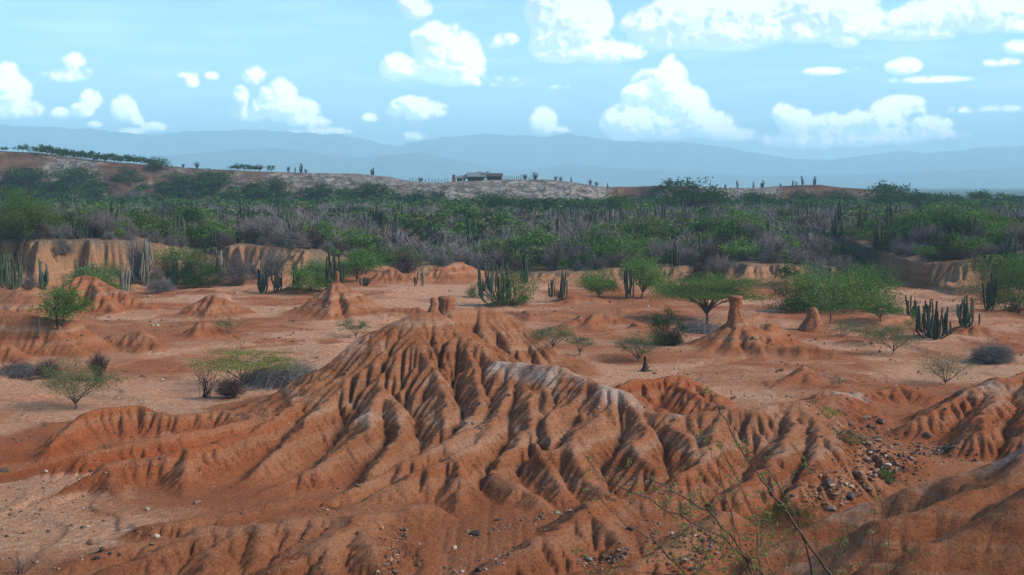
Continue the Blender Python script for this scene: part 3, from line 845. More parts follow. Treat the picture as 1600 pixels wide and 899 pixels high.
# ------------------------------------------------------------------ haze
def haze():
    m = bpy.data.materials.new('haze'); m.use_nodes = True
    nt = m.node_tree; nt.nodes.clear()
    v = N(nt, 'ShaderNodeVolumePrincipled')
    v.inputs['Color'].default_value = (.54, .86, 1.0, 1)
    v.inputs['Density'].default_value = HAZE_DENSITY
    v.inputs['Anisotropy'].default_value = 0.0
    N(nt, 'ShaderNodeOutputMaterial', inp={1: v.outputs[0]})
    b = MB(); b.box(-15600, 15600, -2500, 15700, -40, 640)
    return b.build('haze', m, kind='stuff')
HAZE_DENSITY = 2.0e-4
haze()

# ------------------------------------------------------------------ clay pillars
def lathe(mb, prof, n, seed, amp=.08, flute=0):
    P = np.array(prof); k = np.arange(n) * 2 * math.pi / n
    A, I = np.meshgrid(k, np.arange(len(P)))
    z = P[:, 1][:, None] + 0 * A
    r = P[:, 0][:, None] * (1 + amp * fbm(np.cos(A) * 1.9 + seed, z * 1.7 + np.sin(A) * 1.9, seed, 5, .62) + .05 * perlin(z * 3.1, np.cos(A) * .6, seed + 4) + flute * np.abs(np.sin(A * 5 + perlin(z * .6, A * 0, seed))))
    v = np.stack([r * np.cos(A), r * np.sin(A), z], -1).reshape(-1, 3)
    i = np.arange(A.size).reshape(A.shape); j = np.roll(i, -1, 1)
    mb.add(v, np.stack([i[:-1], j[:-1], j[1:], i[1:]], -1).reshape(-1, 4))
    mb.add(np.concatenate([v[-n:], [[0, 0, P[-1, 1]]]]), np.stack([np.arange(n), (np.arange(n) + 1) % n, np.full(n, n)], -1))

PILLAR = None
def pillar_material():
    m, nt = new_mat('pillar_clay')
    pos = N(nt, 'ShaderNodeNewGeometry').outputs['Position']
    n = noise(nt, pos, 3.2, 6, .65).outputs['Fac']
    st = noise(nt, N(nt, 'ShaderNodeVectorMath', operation='MULTIPLY', inp={0: pos, 1: (.5, .5, 5)}).outputs[0], 1, 4, .6).outputs['Fac']
    col = MIX(nt, ramp(nt, st, [(.4, 0.0), (.65, .6)]), ramp(nt, n, [(.3, (.17, .058, .030)), (.65, (.30, .115, .055))]), (.35, .16, .085))
    finish(nt, col, .95, n, 1.0, .25, .08)
    return m
PC = pillar_material()
def pillar(px, py_base, D, prof, label, seed, cat='clay pillar', amp=.10, flute=0, sink=.5):
    x, y, _ = W(px, py_base, D); z = zat(x, y)
    t = MB(); lathe(t, prof, 36, seed, amp, flute)
    o = t.build('clay_pillar', PC, None, True, (x, y, z - sink))
    return tag(o, label, cat)

def prof_h(px, D, rows):
    # radius in photo px and photo row -> metres above the pillar's foot
    return rows
x_, y_, _ = W(1149, 500, 105)
z_ = zat(x_, y_) - .6
def zrow(py, D): return W(800, py, D)[2]
def pil(px, D, foot, rows, label, seed, **kw):
    x, y, _ = W(px, foot, D); zb = zat(x, y) - .7
    s = D / F
    prof = [(rows[0][1] * s * 1.15, 0)] + [(r * s, max(zrow(py, D) - zb, .02 * i)) for i, (py, r) in enumerate(rows)]
    t = MB(); lathe(t, prof, 40, seed, kw.get('amp', .08), 0)
    o = t.build('clay_pillar', PC, None, True, (x, y, zb))
    return tag(o, label, 'clay pillar')
pil(1149, 105, 500, [(512,17),(503,13.5),(495,11),(488,10),(480,9.3),(472,9.6),(467,10.4),(464,10.6),(462.5,9.2),(462,7)], 'tall clay pillar with a flat dark cap on a ridged cone', 11, amp=.17)
pil(527, 132, 441, [(452,6),(444,3.8),(439,3.0),(434,2.8),(430,3.3),(427,3.4),(425,2.2),(424,1)], 'rough red clay stump on top of the pointed mound on the left', 12, amp=.22)
pil(1270, 118, 520, [(524,27),(517,24),(508,18),(500,13),(495,10.5),(491,9.5),(487,8.6),(483,6.2),(480.5,3)], 'smooth red clay cone with a rounded knob in front of green bushes', 13, amp=.17)
pil(677, 124, 488, [(496,16),(488,10),(481,6),(476,4.4),(470,5),(467,4.2),(465,2)], 'small knobbed clay pinnacle behind the great mound', 14, amp=.15)
pil(699, 125, 486, [(492,17),(484,14),(475,13),(468,13.5),(464,12.5),(462.5,8)], 'squat flat topped clay block beside the small pinnacle', 15, amp=.16)
pil(996, 119, 520, [(524,13),(519,11.5),(512,11),(507,10.5),(505,6)], 'low square clay block on the flat left of the dark bush', 16, amp=.22)
pil(828, 130, 500, [(520,14),(508,13),(498,13),(490,14),(486,11)], 'broken clay bank stub right of the second summit', 17, amp=.25)
# ------------------------------------------------------------------ plants
def leaf_mat(name, stops, trans=.25):
    m, nt = new_mat(name)
    geo = N(nt, 'ShaderNodeNewGeometry')
    oi = N(nt, 'ShaderNodeObjectInfo')
    f = M(nt, 'MULTIPLY_ADD', geo.outputs['Random Per Island'], .55, M(nt, 'MULTIPLY', oi.outputs['Random'], .45))
    col = ramp(nt, f, stops)
    d = N(nt, 'ShaderNodeBsdfDiffuse', inp={0: col})
    t = N(nt, 'ShaderNodeBsdfTranslucent', inp={0: M_scale(nt, col, 1.15)})
    mx = N(nt, 'ShaderNodeMixShader', inp={0: trans, 1: d.outputs[0], 2: t.outputs[0]})
    N(nt, 'ShaderNodeOutputMaterial', inp={0: mx.outputs[0]})
    return m
L_GREEN = leaf_mat('leaf_green', [(.0, (.050, .090, .022)), (.5, (.085, .150, .036)), (1, (.14, .215, .058))])
L_DARK = leaf_mat('leaf_dark', [(.0, (.022, .044, .015)), (.5, (.040, .076, .024)), (1, (.070, .115, .036))])
L_BRIGHT = leaf_mat('leaf_bright', [(.0, (.060, .120, .024)), (.5, (.10, .185, .040)), (1, (.15, .24, .06))])
L_OLIVE = leaf_mat('leaf_olive', [(.0, (.075, .095, .038)), (.5, (.12, .145, .06)), (1, (.17, .195, .085))])
L_YELLOW = leaf_mat('leaf_yellow', [(.0, (.13, .16, .035)), (.5, (.19, .22, .055)), (1, (.26, .28, .08))])
BARK = flat_mat('bark', (.075, .055, .042), (.13, .10, .08), 9, .95, .6, .02)
TW_GREY = leaf_mat('twig_grey', [(.0, (.10, .083, .075)), (.5, (.155, .13, .118)), (1, (.24, .205, .185))], 0)
TW_DARK = leaf_mat('twig_dark', [(.0, (.045, .028, .028)), (.5, (.070, .046, .044)), (1, (.11, .075, .068))], 0)
TW_BLUE = leaf_mat('twig_blue_grey', [(.0, (.095, .084, .082)), (.5, (.145, .13, .126)), (1, (.22, .20, .195))], 0)
CACT = leaf_mat('cactus_skin', [(.0, (.035, .052, .034)), (.5, (.060, .080, .050)), (1, (.13, .14, .105))], 0)
CACT_DARK = leaf_mat('cactus_skin_dark', [(.0, (.030, .036, .028)), (.5, (.045, .052, .038)), (1, (.085, .085, .065))], 0)
CACT_DEAD = leaf_mat('cactus_skin_dry', [(.0, (.09, .075, .06)), (.5, (.16, .14, .115)), (1, (.27, .24, .20))], 0)

def leaves(c, size, r, up=.3):
    n = len(c)
    a = r.normal(size=(n, 3)); a[:, 2] *= .6; a /= np.linalg.norm(a, axis=1, keepdims=True)
    b = r.normal(size=(n, 3)); b -= a * (a * b).sum(1, keepdims=True); b /= np.linalg.norm(b, axis=1, keepdims=True)
    s = size * r.uniform(.6, 1.3, (n, 1))
    v = np.stack([c + a * s, c + b * s * .5, c - a * s, c - b * s * .5], 1).reshape(-1, 3)
    return v, np.arange(n * 4).reshape(n, 4)

def crown_points(shape, n, r, H, Wd):
    # points filling the crown; H, Wd in metres
    u = r.normal(size=(n, 3)); u /= np.linalg.norm(u, axis=1, keepdims=True)
    rad = r.uniform(.35, 1, (n, 1)) ** .5
    p = u * rad
    if shape == 'dome':
        p[:, 2] = np.where(p[:, 2] < 0, p[:, 2] * .75, p[:, 2]); return p * [Wd / 2, Wd / 2, H * .36] + [0, 0, H * .62]
    if shape == 'bush':
        p[:, 2] = np.abs(p[:, 2]); return p * [Wd / 2, Wd / 2, H * .92] + [0, 0, H * .06]
    if shape == 'umbrella':
        q = p * [Wd / 2, Wd / 2, H * .17]; rr = np.hypot(q[:, 0], q[:, 1]) / (Wd / 2)
        q[:, 2] += H * .82 - H * .16 * rr ** 2; return q
    if shape == 'fan':
        a = r.uniform(0, 2 * math.pi, n); t = r.uniform(.45, 1, n) ** .6; s = r.uniform(0, 1, n) ** .6
        return np.stack([np.cos(a) * t * s * Wd / 2, np.sin(a) * t * s * Wd / 2, H * t * (1 - .35 * s ** 2)], -1)
    raise ValueError(shape)

def grow(seed, shape, H, Wd, limbs=7, subs=7, nleaf=2500, lsize=.12, trunk=.0, tr=.07, clump=.09, clump_flat=.7, lean=(0, 0)):
    # a woody plant: limbs curve up from the base (or the top of a short trunk) to points in the crown, twigs leave them, leaves cluster round twig ends
    r = np.random.default_rng(seed)
    P0, P1, R0, R1 = [], [], [], []
    def path(pts, ra, rb):
        n = len(pts) - 1
        for i in range(n):
            P0.append(pts[i]); P1.append(pts[i + 1]); R0.append(ra + (rb - ra) * i / n); R1.append(ra + (rb - ra) * (i + 1) / n)
    base = np.array([0, 0, -.15]); fork = np.array([lean[0] * trunk, lean[1] * trunk, trunk * H])
    if trunk > 0: path([base, base * .4 + fork * .6 + r.normal(size=3) * [.03, .03, 0] * H, fork], tr, tr * .75)
    prim = crown_points(shape, limbs * 6, r, H, Wd)
    # spread the limb ends: farthest-point choice
    chosen = [prim[0]]
    for _ in range(limbs - 1):
        d = np.min([np.linalg.norm(prim - c, axis=1) for c in chosen], axis=0); chosen.append(prim[int(d.argmax())])
    ends = []
    for e in chosen:
        s = fork if trunk > 0 else base + np.append(r.normal(size=2) * tr * 1.5, 0)
        ctrl = s * .55 + e * .45; ctrl[:2] = s[:2] * .5 + e[:2] * (.28 if shape == 'umbrella' else .42); ctrl[2] = s[2] + (e[2] - s[2]) * (.62 if shape != 'fan' else .5)
        t = np.linspace(0, 1, 6)[:, None]
        b = (1 - t) ** 2 * s + 2 * t * (1 - t) * ctrl + t * t * e
        b[1:-1] += r.normal(size=(4, 3)) * .018 * H
        path(list(b), tr * .55, tr * .16)
        for k in range(subs):
            u = r.uniform(.45, 1.0); i = min(int(u * 5), 4); o = b[i] * (1 - (u * 5 - i)) + b[i + 1] * (u * 5 - i)
            q = e + r.normal(size=3) * np.array([Wd * .16, Wd * .16, H * (.045 if shape == 'umbrella' else .12)])
            q[2] = max(q[2], H * .08)
            mid = (o + q) / 2 + r.normal(size=3) * .02 * H + [0, 0, .02 * H]
            path([o, mid, q], tr * .16, tr * .05)
            ends.append(q); ends.append(mid * .4 + q * .6)
    wv, wf = tubes(P0, P1, R0, R1, 4)
    ends = np.array(ends)
    w = r.uniform(.3, 1.6, len(ends)); w /= w.sum()
    pick = r.choice(len(ends), nleaf, p=w)
    c = ends[pick] + r.normal(size=(nleaf, 3)) * [clump * Wd, clump * Wd, clump * Wd * clump_flat]
    c = c[c[:, 2] > .03 * H]
    lv, lf = leaves(c, lsize, r)
    return (wv, wf), (lv, lf)

def twigs(seed, H, Wd, n=260, r0=.02, shape='bush', droop=.0):
    # a leafless shrub: many thin crooked stems
    r = np.random.default_rng(seed)
    P0, P1, R0, R1 = [], [], [], []
    for i in range(n):
        e = crown_points(shape, 1, r, H, Wd)[0]
        s = np.append(r.normal(size=2) * Wd * (.05 + droop * .28), 0)
        m = s * .5 + e * .5 + r.normal(size=3) * [.06 * Wd, .06 * Wd, .05 * H] + [0, 0, (.10 + droop * .25) * H]
        m2 = m * .45 + e * .55 + r.normal(size=3) * .035 * Wd
        for a, b, ra, rb in ((s, m, r0, r0 * .7), (m, m2, r0 * .7, r0 * .5), (m2, e, r0 * .5, r0 * .3)):
            P0.append(a); P1.append(b); R0.append(ra); R1.append(rb)
        for k in range(2):
            o = m if k else m2
            q = o + (e - o) * .5 + r.normal(size=3) * .09 * Wd; q[2] = max(q[2], .04)
            P0.append(o); P1.append(q); R0.append(r0 * .45); R1.append(r0 * .25)
    return tubes(P0, P1, R0, R1, 3)

def cactus(seed, H, n, spread, rad=.11, branchy=.5):
    # a clump of columnar cactus: ribbed upright stems that curve out from the foot
    r = np.random.default_rng(seed)
    stems = []
    for i in range(n):
        a = r.uniform(0, 2 * math.pi); s = spread * r.uniform(.05, 1) ** .7
        h = H * r.uniform(.5, 1.0) * (1 - .25 * s / spread * r.random())
        foot = np.array([math.cos(a) * s * .35, math.sin(a) * s * .35, -.1])
        z0 = 0 if r.random() > branchy else h * r.uniform(.12, .35)
        top = np.array([math.cos(a) * s, math.sin(a) * s, 0])
        lean = r.normal(size=2) * .05 * h
        pts = [foot + [0, 0, z0 * .6], foot * .35 + top * .65 + [0, 0, z0 + .07 * h], top + [0, 0, z0 + .2 * h], top + [lean[0] * .5, lean[1] * .5, .65 * h], top + [lean[0], lean[1], h * .97], top + [lean[0], lean[1], h]]
        rr = rad * r.uniform(.75, 1.2)
        stems.append((np.array(pts), [rr * .75, rr * .9, rr, rr * 1.0, rr * .8, rr * .25]))
    return stems

def stem_geo(st, nside=10):
    pts, rr = st
    k = np.arange(nside) * 2 * math.pi / nside
    prof = np.where(np.arange(nside) % 2 == 0, 1.15, .78)
    ring = np.stack([np.cos(k) * prof, np.sin(k) * prof, 0 * k], -1)
    v = np.concatenate([p + ring * q for p, q in zip(pts, rr)])
    i = np.arange(len(pts) * nside).reshape(len(pts), nside); j = np.roll(i, -1, 1)
    return v, np.stack([i[:-1], j[:-1], j[1:], i[1:]], -1).reshape(-1, 4)

def to_mesh(name, geos, mat, smooth=False):
    mb = MB()
    for v, f in geos: mb.add(v, f)
    V = np.concatenate(mb.v); Fq = np.concatenate(mb.f)
    return mesh_np(name, V, Fq, mat, smooth)

class Kind:
    # one kind of plant: (part name, mesh) pairs, built once and copied by sharing the mesh
    def __init__(s, name, cat, parts): s.name, s.cat, s.parts = name, cat, parts
    def put(s, x, y, label, group=None, rz=0, sc=1.0, z=None):
        o = thing(s.name, label, s.cat, (x, y, (zat(x, y) if z is None else z)), rz, group, sc)
        for pn, me in s.parts:
            c = bpy.data.objects.new(pn, me); C.objects.link(c); c.parent = o
        return o

def woody(name, cat, lm, wm=None, **kw):
    w, l = grow(**kw)
    return Kind(name, cat, [('trunk', to_mesh('trunk', [w], wm or BARK)), ('crown', to_mesh('crown', [l], lm))])

def rows_to_m(px_w, D): return px_w / F * D

def stand(px, py, D=None):
    if D:
        x, y, _ = W(px, py, D); return x, y, zat(x, y)
    # a foothold on the terrain where the sight line meets it
    p = ground_hit(px, min(py, 960), 26, 300)
    if p is None: x, y, _ = G(px, py); p = (x, y, zat(x, y))
    return float(p[0]), float(p[1]), float(p[2])

# ---- the plants one can tell apart on the basin floor
def place(kind_args, px, py, w_px, h_px, label, name='shrub', cat='shrub', lm=L_GREEN, wm=None, seed=1, rz=None, D=None, **kw):
    x, y, z = stand(px, py, D)
    H = rows_to_m(h_px, y); Wd = rows_to_m(w_px, y)
    kw['nleaf'] = int(kw['nleaf'] * 2.3); kw['lsize'] = kw['lsize'] * .68
    k = woody(name, cat, lm, wm, seed=seed, H=H, Wd=Wd, **kw)
    return k.put(x, y, label)

def place_twigs(px, py, w_px, h_px, label, mat=TW_GREY, seed=1, n=300, r0=None, shape='bush', droop=0.0, name='dry_shrub', cat='dry shrub'):
    x, y, z = stand(px, py)
    H = rows_to_m(h_px, y); Wd = rows_to_m(w_px, y)
    v, f = twigs(seed, H, Wd, n, r0 or max(.012, .00014 * y), shape, droop)
    me = mesh_np(name, v, f, mat)
    o = link(name, me, None, (x, y, z)); return tag(o, label, cat)

def place_cactus(px, py, w_px, h_px, n, label, mat=CACT, seed=1, rad=None, group=None, D=None):
    x, y, z = stand(px, py, D)
    H = rows_to_m(h_px, y); sp = rows_to_m(w_px, y) / 2
    st = cactus(seed, H, n if n < 4 else int(n * 1.6), sp, (rad or .12) * .68)
    o = thing('columnar_cactus', label, 'cactus', (x, y, z), 0, group)
    for s in st:
        v, f = stem_geo(s)
        c = link('stem', mesh_np('stem', v, f, mat, False), o)
    return o

place('', 118, 640, 105, 74, 'grey green fan shaped shrub with a thin trunk on the pale flat at left', lm=L_OLIVE, seed=11, shape='fan', limbs=14, subs=9, nleaf=5200, lsize=.055, trunk=.12, tr=.055, clump=.055)
place('', 378, 606, 132, 58, 'flat topped yellow green acacia over dry brush at left', name='acacia_tree', cat='acacia', lm=L_YELLOW, seed=12, shape='umbrella', limbs=10, subs=10, nleaf=5200, lsize=.06, trunk=.16, tr=.08, clump=.07, clump_flat=.18)
place_twigs(322, 622, 62, 60, 'open bare shrub with dark crooked stems beside the yellow green acacia', TW_DARK, 13, 26, .022, 'fan')
place_twigs(360, 622, 60, 44, 'dense dark twiggy shrub under the yellow green acacia', TW_DARK, 14, 330, .014)
place_twigs(447, 601, 116, 36, 'long heap of grey dead brush left of the great mound', TW_BLUE, 15, 620, .014, 'bush', .9)
place_twigs(398, 600, 50, 24, 'low grey brush trailing from the acacia towards the heap', TW_BLUE, 16, 240, .014, 'bush', .7)
place_twigs(76, 590, 52, 34, 'round dark purple twiggy shrub at the foot of the left bank', TW_DARK, 17, 380, .015)
place_twigs(154, 596, 46, 52, 'tall reddish twiggy shrub behind the fan shaped shrub', TW_DARK, 18, 240, .015, 'fan')
place_twigs(34, 588, 74, 22, 'low pale grey brush left of the purple shrub', TW_BLUE, 19, 380, .012, 'bush', .8)
place_twigs(16, 586, 44, 24, 'bare dark fallen branch at the left edge', TW_DARK, 191, 7, .05, 'fan')
place('', 556, 530, 46, 30, 'small flat topped grey green shrub on the flat behind the great mound', lm=L_OLIVE, seed=20, shape='umbrella', limbs=8, subs=7, nleaf=1100, lsize=.07, trunk=.15, tr=.05, clump=.07, clump_flat=.3)
place('', 358, 522, 40, 26, 'thin pale green shrub beside the red cone mound', lm=L_OLIVE, seed=21, shape='fan', limbs=9, subs=5, nleaf=500, lsize=.07, trunk=.0, tr=.035, clump=.06)
place('', 100, 510, 66, 52, 'leafy green shrub on the brink of the left bank', lm=L_GREEN, seed=22, shape='dome', limbs=9, subs=9, nleaf=2600, lsize=.12, trunk=.1, tr=.08)
place_cactus(92, 516, 10, 62, 3, 'thin dark cactus stems rising through the shrub on the left bank', CACT_DARK, 23, .11)
place_cactus(62, 530, 6, 52, 1, 'single bare leaning cactus pole below the left bank shrub', CACT_DEAD, 24, .10)
place_cactus(780, 476, 66, 78, 17, 'dense dark cactus clump beside a green shrub above the second summit', CACT, 25, .15)
place('', 800, 478, 60, 50, 'green shrub growing round the dense cactus clump', lm=L_GREEN, seed=26, shape='bush', limbs=9, subs=8, nleaf=2400, lsize=.13, tr=.08)
place('', 748, 466, 34, 26, 'low green shrub left of the dense cactus clump', lm=L_OLIVE, seed=27, shape='bush', limbs=7, subs=7, nleaf=1000, lsize=.12, tr=.05)
place('', 864, 548, 66, 36, 'sparse acacia shrub leaning left, nearest the second summit', lm=L_OLIVE, seed=28, shape='umbrella', limbs=10, subs=8, nleaf=1500, lsize=.07, trunk=.12, tr=.05, clump=.075, clump_flat=.4)
place('', 906, 556, 44, 28, 'smaller sparse acacia shrub right of the leaning one', lm=L_OLIVE, seed=29, shape='umbrella', limbs=9, subs=7, nleaf=900, lsize=.065, trunk=.12, tr=.04, clump=.08, clump_flat=.4)
place('', 996, 566, 72, 44, 'spreading thin leaved acacia shrub behind the black stump', lm=L_OLIVE, seed=30, shape='fan', limbs=14, subs=8, nleaf=2300, lsize=.06, trunk=.1, tr=.06, clump=.07, clump_flat=.5)
place('', 1038, 538, 50, 56, 'dark dense bush left of the tall clay pillar', lm=L_DARK, seed=31, shape='bush', limbs=9, subs=9, nleaf=3000, lsize=.09, trunk=.05, tr=.09)
place_twigs(1052, 540, 42, 30, 'brown twiggy skirt at the foot of the dark dense bush', TW_DARK, 32, 260, .018)
place('', 1104, 507, 140, 76, 'broad umbrella acacia with layered fine green leaves behind the clay pillar', name='acacia_tree', cat='acacia', lm=L_GREEN, seed=33, shape='umbrella', limbs=16, subs=14, nleaf=11000, lsize=.11, trunk=.2, tr=.16, clump=.062, clump_flat=.3)
place_twigs(1090, 521, 74, 16, 'flat grey litter of dead brush under the umbrella acacia', TW_BLUE, 34, 420, .016, 'bush', 1.0)
place('', 936, 466, 54, 38, 'round light green bush with dark stems on the flat', lm=L_BRIGHT, seed=35, shape='dome', limbs=9, subs=9, nleaf=2600, lsize=.13, trunk=.1, tr=.1)
place('', 1004, 467, 70, 62, 'tall light green tree with dark forked stems beside a cactus', name='small_tree', cat='tree', lm=L_BRIGHT, seed=36, shape='dome', limbs=10, subs=10, nleaf=4200, lsize=.13, trunk=.14, tr=.13)
place_cactus(980, 468, 22, 58, 8, 'dark cactus clump hard against the tall light green tree', CACT_DARK, 37, .15)
place('', 1375, 503, 58, 28, 'small flat umbrella acacia on the flat right of the clay cone', name='acacia_tree', cat='acacia', lm=L_GREEN, seed=38, shape='umbrella', limbs=9, subs=9, nleaf=2400, lsize=.10, trunk=.2, tr=.09, clump=.07, clump_flat=.25)
place('', 1296, 487, 110, 62, 'large bright green bush left of its twin under the right bank', name='shrub', lm=L_BRIGHT, seed=39, shape='bush', limbs=13, subs=11, nleaf=5600, lsize=.15, trunk=.04, tr=.12)
place('', 1350, 480, 92, 66, 'tall mid green bush right of the bright one under the right bank', lm=L_GREEN, seed=40, shape='bush', limbs=12, subs=11, nleaf=4800, lsize=.15, trunk=.04, tr=.12)
place('', 1240, 486, 54, 36, 'grey green low bush left of the large bright bush', lm=L_DARK, seed=41, shape='bush', limbs=9, subs=8, nleaf=1800, lsize=.13, tr=.07)
place_cactus(1268, 476, 22, 52, 9, 'upright cactus stems in front of the large bright green bush', CACT, 42, .15)
place_cactus(1308, 452, 40, 44, 10, 'row of tall cactus stems standing behind the large bright green bush', CACT, 43, .16)
place_cactus(1296, 508, 5, 28, 1, 'lone short cactus post right of the clay cone', CACT_DARK, 431, .13)
place('', 1316, 526, 50, 26, 'pale sparse shrub beside the low golden mound', lm=L_OLIVE, seed=44, shape='fan', limbs=9, subs=6, nleaf=900, lsize=.065, tr=.04, clump=.07)
place('', 1362, 540, 56, 32, 'pale feathery shrub between two others on the right flat', lm=L_OLIVE, seed=45, shape='fan', limbs=10, subs=7, nleaf=1400, lsize=.065, tr=.04, clump=.07)
place('', 1396, 555, 66, 48, 'feathery grey green shrub on a thin trunk in front of the tall cactus', lm=L_OLIVE, seed=46, shape='fan', limbs=12, subs=8, nleaf=2400, lsize=.06, trunk=.12, tr=.05, clump=.06)
place_cactus(1458, 529, 54, 64, 18, 'largest candelabra cactus clump on the right flat', CACT_DARK, 47, .14)
place('', 1430, 528, 30, 44, 'yellow green leafy shrub growing into the largest cactus clump', lm=L_BRIGHT, seed=48, shape='dome', limbs=6, subs=6, nleaf=700, lsize=.08, tr=.04)
place_cactus(1508, 511, 26, 54, 9, 'pale topped cactus clump on a low clay mound at right', CACT, 49, .14)
place_cactus(1529, 508, 5, 28, 1, 'single short cactus stem on the low mound at right', CACT_DARK, 491, .12)
place_cactus(1424, 494, 18, 34, 6, 'small dark cactus left of the pale topped clump', CACT_DARK, 492, .13)
place_twigs(1551, 567, 82, 34, 'smooth dome of blue grey twigs on the right flat', TW_BLUE, 50, 900, .014)
place('', 1477, 601, 80, 46, 'sparse yellow green shrub with forked stems in front of the twig dome', lm=L_OLIVE, seed=51, shape='fan', limbs=12, subs=7, nleaf=1700, lsize=.055, trunk=.06, tr=.05, clump=.07)
place('', 1308, 606, 26, 18, 'tiny wispy shrub by the small ribbed mound', lm=L_OLIVE, seed=52, shape='fan', limbs=7, subs=4, nleaf=240, lsize=.05, tr=.02, clump=.07)
place('', 1590, 488, 100, 82, 'big leafy green bush at the right edge under the bank', lm=L_GREEN, seed=53, shape='bush', limbs=13, subs=11, nleaf=5200, lsize=.14, trunk=.03, tr=.12)
place_cactus(1545, 488, 30, 62, 9, 'dark cactus clump left of the big bush at the right edge', CACT_DARK, 54, .15)
place_twigs(30, 897, 46, 34, 'small bare grey shrub in the lower left corner', TW_GREY, 55, 16, .012, 'fan')
place_twigs(70, 668, 14, 10, 'tiny dead twig tuft on the left flat', TW_GREY, 56, 16, .012, 'fan')
# along the foot of the left cliffs
place('', 155, 446, 72, 40, 'bright green bush behind the ribbed mound at left', lm=L_BRIGHT, seed=60, D=156, shape='bush', limbs=11, subs=9, nleaf=3200, lsize=.16, tr=.09)
place_cactus(134, 440, 34, 60, 12, 'cactus clump rising out of the bright green bush at left', CACT, 61, .16, D=158)
place_cactus(196, 448, 12, 60, 4, 'pale dry cactus stems right of the bright green bush', CACT_DEAD, 62, .15, D=154)
place_cactus(224, 446, 34, 84, 13, 'tall pale cactus clump before the left cliff', CACT_DEAD, 63, .15)
place_twigs(212, 440, 40, 80, 'tall bare grey tree among the pale cactus stems', TW_GREY, 64, 180, .03, 'dome', 0, 'bare_tree', 'bare tree')
place_twigs(250, 457, 62, 26, 'low blue grey bush at the foot of the pale cactus clump', TW_BLUE, 65, 480, .018)
place_cactus(272, 446, 24, 56, 9, 'green cactus clump beside the dark round bush', CACT, 66, .15)
place('', 312, 448, 62, 56, 'dark round leafy bush under the left cliffs', lm=L_DARK, seed=67, shape='bush', limbs=11, subs=10, nleaf=4200, lsize=.15, trunk=.03, tr=.11)
place_cactus(346, 442, 20, 70, 5, 'tall thin pole cactus right of the dark round bush', CACT_DEAD, 68, .13)
place_twigs(372, 446, 62, 60, 'grey olive brush between two cactus clumps under the cliff', TW_GREY, 69, 420, .02)
place_cactus(411, 458, 16, 56, 8, 'stout dark cactus left of its pair below the ochre cliff', CACT_DARK, 70, .16)
place_cactus(432, 457, 18, 46, 8, 'stout dark cactus right of its pair below the ochre cliff', CACT_DARK, 71, .16)
place_cactus(463, 455, 14, 48, 6, 'slim cactus between the stout pair and the green bush', CACT, 72, .13)
place('', 485, 452, 60, 40, 'green bush below the end of the ochre cliff', lm=L_BRIGHT, seed=73, shape='bush', limbs=10, subs=9, nleaf=2800, lsize=.16, tr=.09)
place_cactus(524, 444, 30, 76, 14, 'tall cactus clump standing behind the pointed mound', CACT_DARK, 74, .16, D=158)
place('', 558, 440, 52, 48, 'round bright green bush right of the tall cactus clump', lm=L_BRIGHT, seed=75, shape='dome', limbs=11, subs=9, nleaf=3200, lsize=.17, trunk=.04, tr=.1)
place_cactus(572, 447, 20, 18, 7, 'short dark stubby cactus right of the pointed mound', CACT_DARK, 76, .14)
place_cactus(661, 447, 10, 38, 6, 'pale headed cactus between the two small red mounds', CACT_DEAD, 77, .15)
place_cactus(650, 447, 7, 24, 3, 'short cactus just left of the pale headed one', CACT_DARK, 78, .12)
place_cactus(862, 464, 12, 28, 5, 'small dark cactus pair on the pale flat left of the light green bush', CACT_DARK, 79, .13)
place_cactus(880, 468, 14, 52, 6, 'dark cactus with one tall stem on the pale flat', CACT_DARK, 80, .13)
place_twigs(874, 467, 22, 22, 'small bare shrub between the two dark cacti on the pale flat', TW_DARK, 81, 60, .02)
place('', 36, 384, 84, 70, 'large round tree standing on the left cliff top', name='small_tree', cat='tree', lm=L_GREEN, seed=82, shape='dome', limbs=14, subs=11, nleaf=6500, lsize=.15, trunk=.22, tr=.17)
place_cactus(20, 452, 44, 60, 14, 'cactus clump on the far left bank in front of the cliff', CACT, 83, .15)
place_twigs(46, 452, 34, 28, 'grey bush on the far left bank beside the cactus', TW_GREY, 84, 240, .02)
place('', 6, 446, 34, 44, 'olive bush at the left edge on the far bank', lm=L_OLIVE, seed=85, shape='bush', limbs=9, subs=8, nleaf=1500, lsize=.14, tr=.07)
# green tufts in the rocky gully, lower right
place('', 1386, 756, 22, 20, 'small bright green plant among dark rocks at right', name='plant', cat='plant', lm=L_GREEN, seed=90, shape='bush', limbs=10, subs=6, nleaf=900, lsize=.035, tr=.01, clump=.1)
place('', 1238, 824, 92, 40, 'low spreading green plant below the rock gully', name='plant', cat='plant', lm=L_DARK, seed=91, shape='bush', limbs=16, subs=9, nleaf=5200, lsize=.028, tr=.012, clump=.06, clump_flat=.5)
place('', 1330, 696, 36, 18, 'grey green tuft beside the upper rocks', name='plant', cat='plant', lm=L_OLIVE, seed=92, shape='bush', limbs=10, subs=6, nleaf=900, lsize=.035, tr=.01, clump=.1)
place('', 1296, 655, 26, 18, 'yellow green tuft on the brink above the rock gully', name='plant', cat='plant', lm=L_YELLOW, seed=93, shape='bush', limbs=8, subs=6, nleaf=420, lsize=.04, tr=.01, clump=.1)

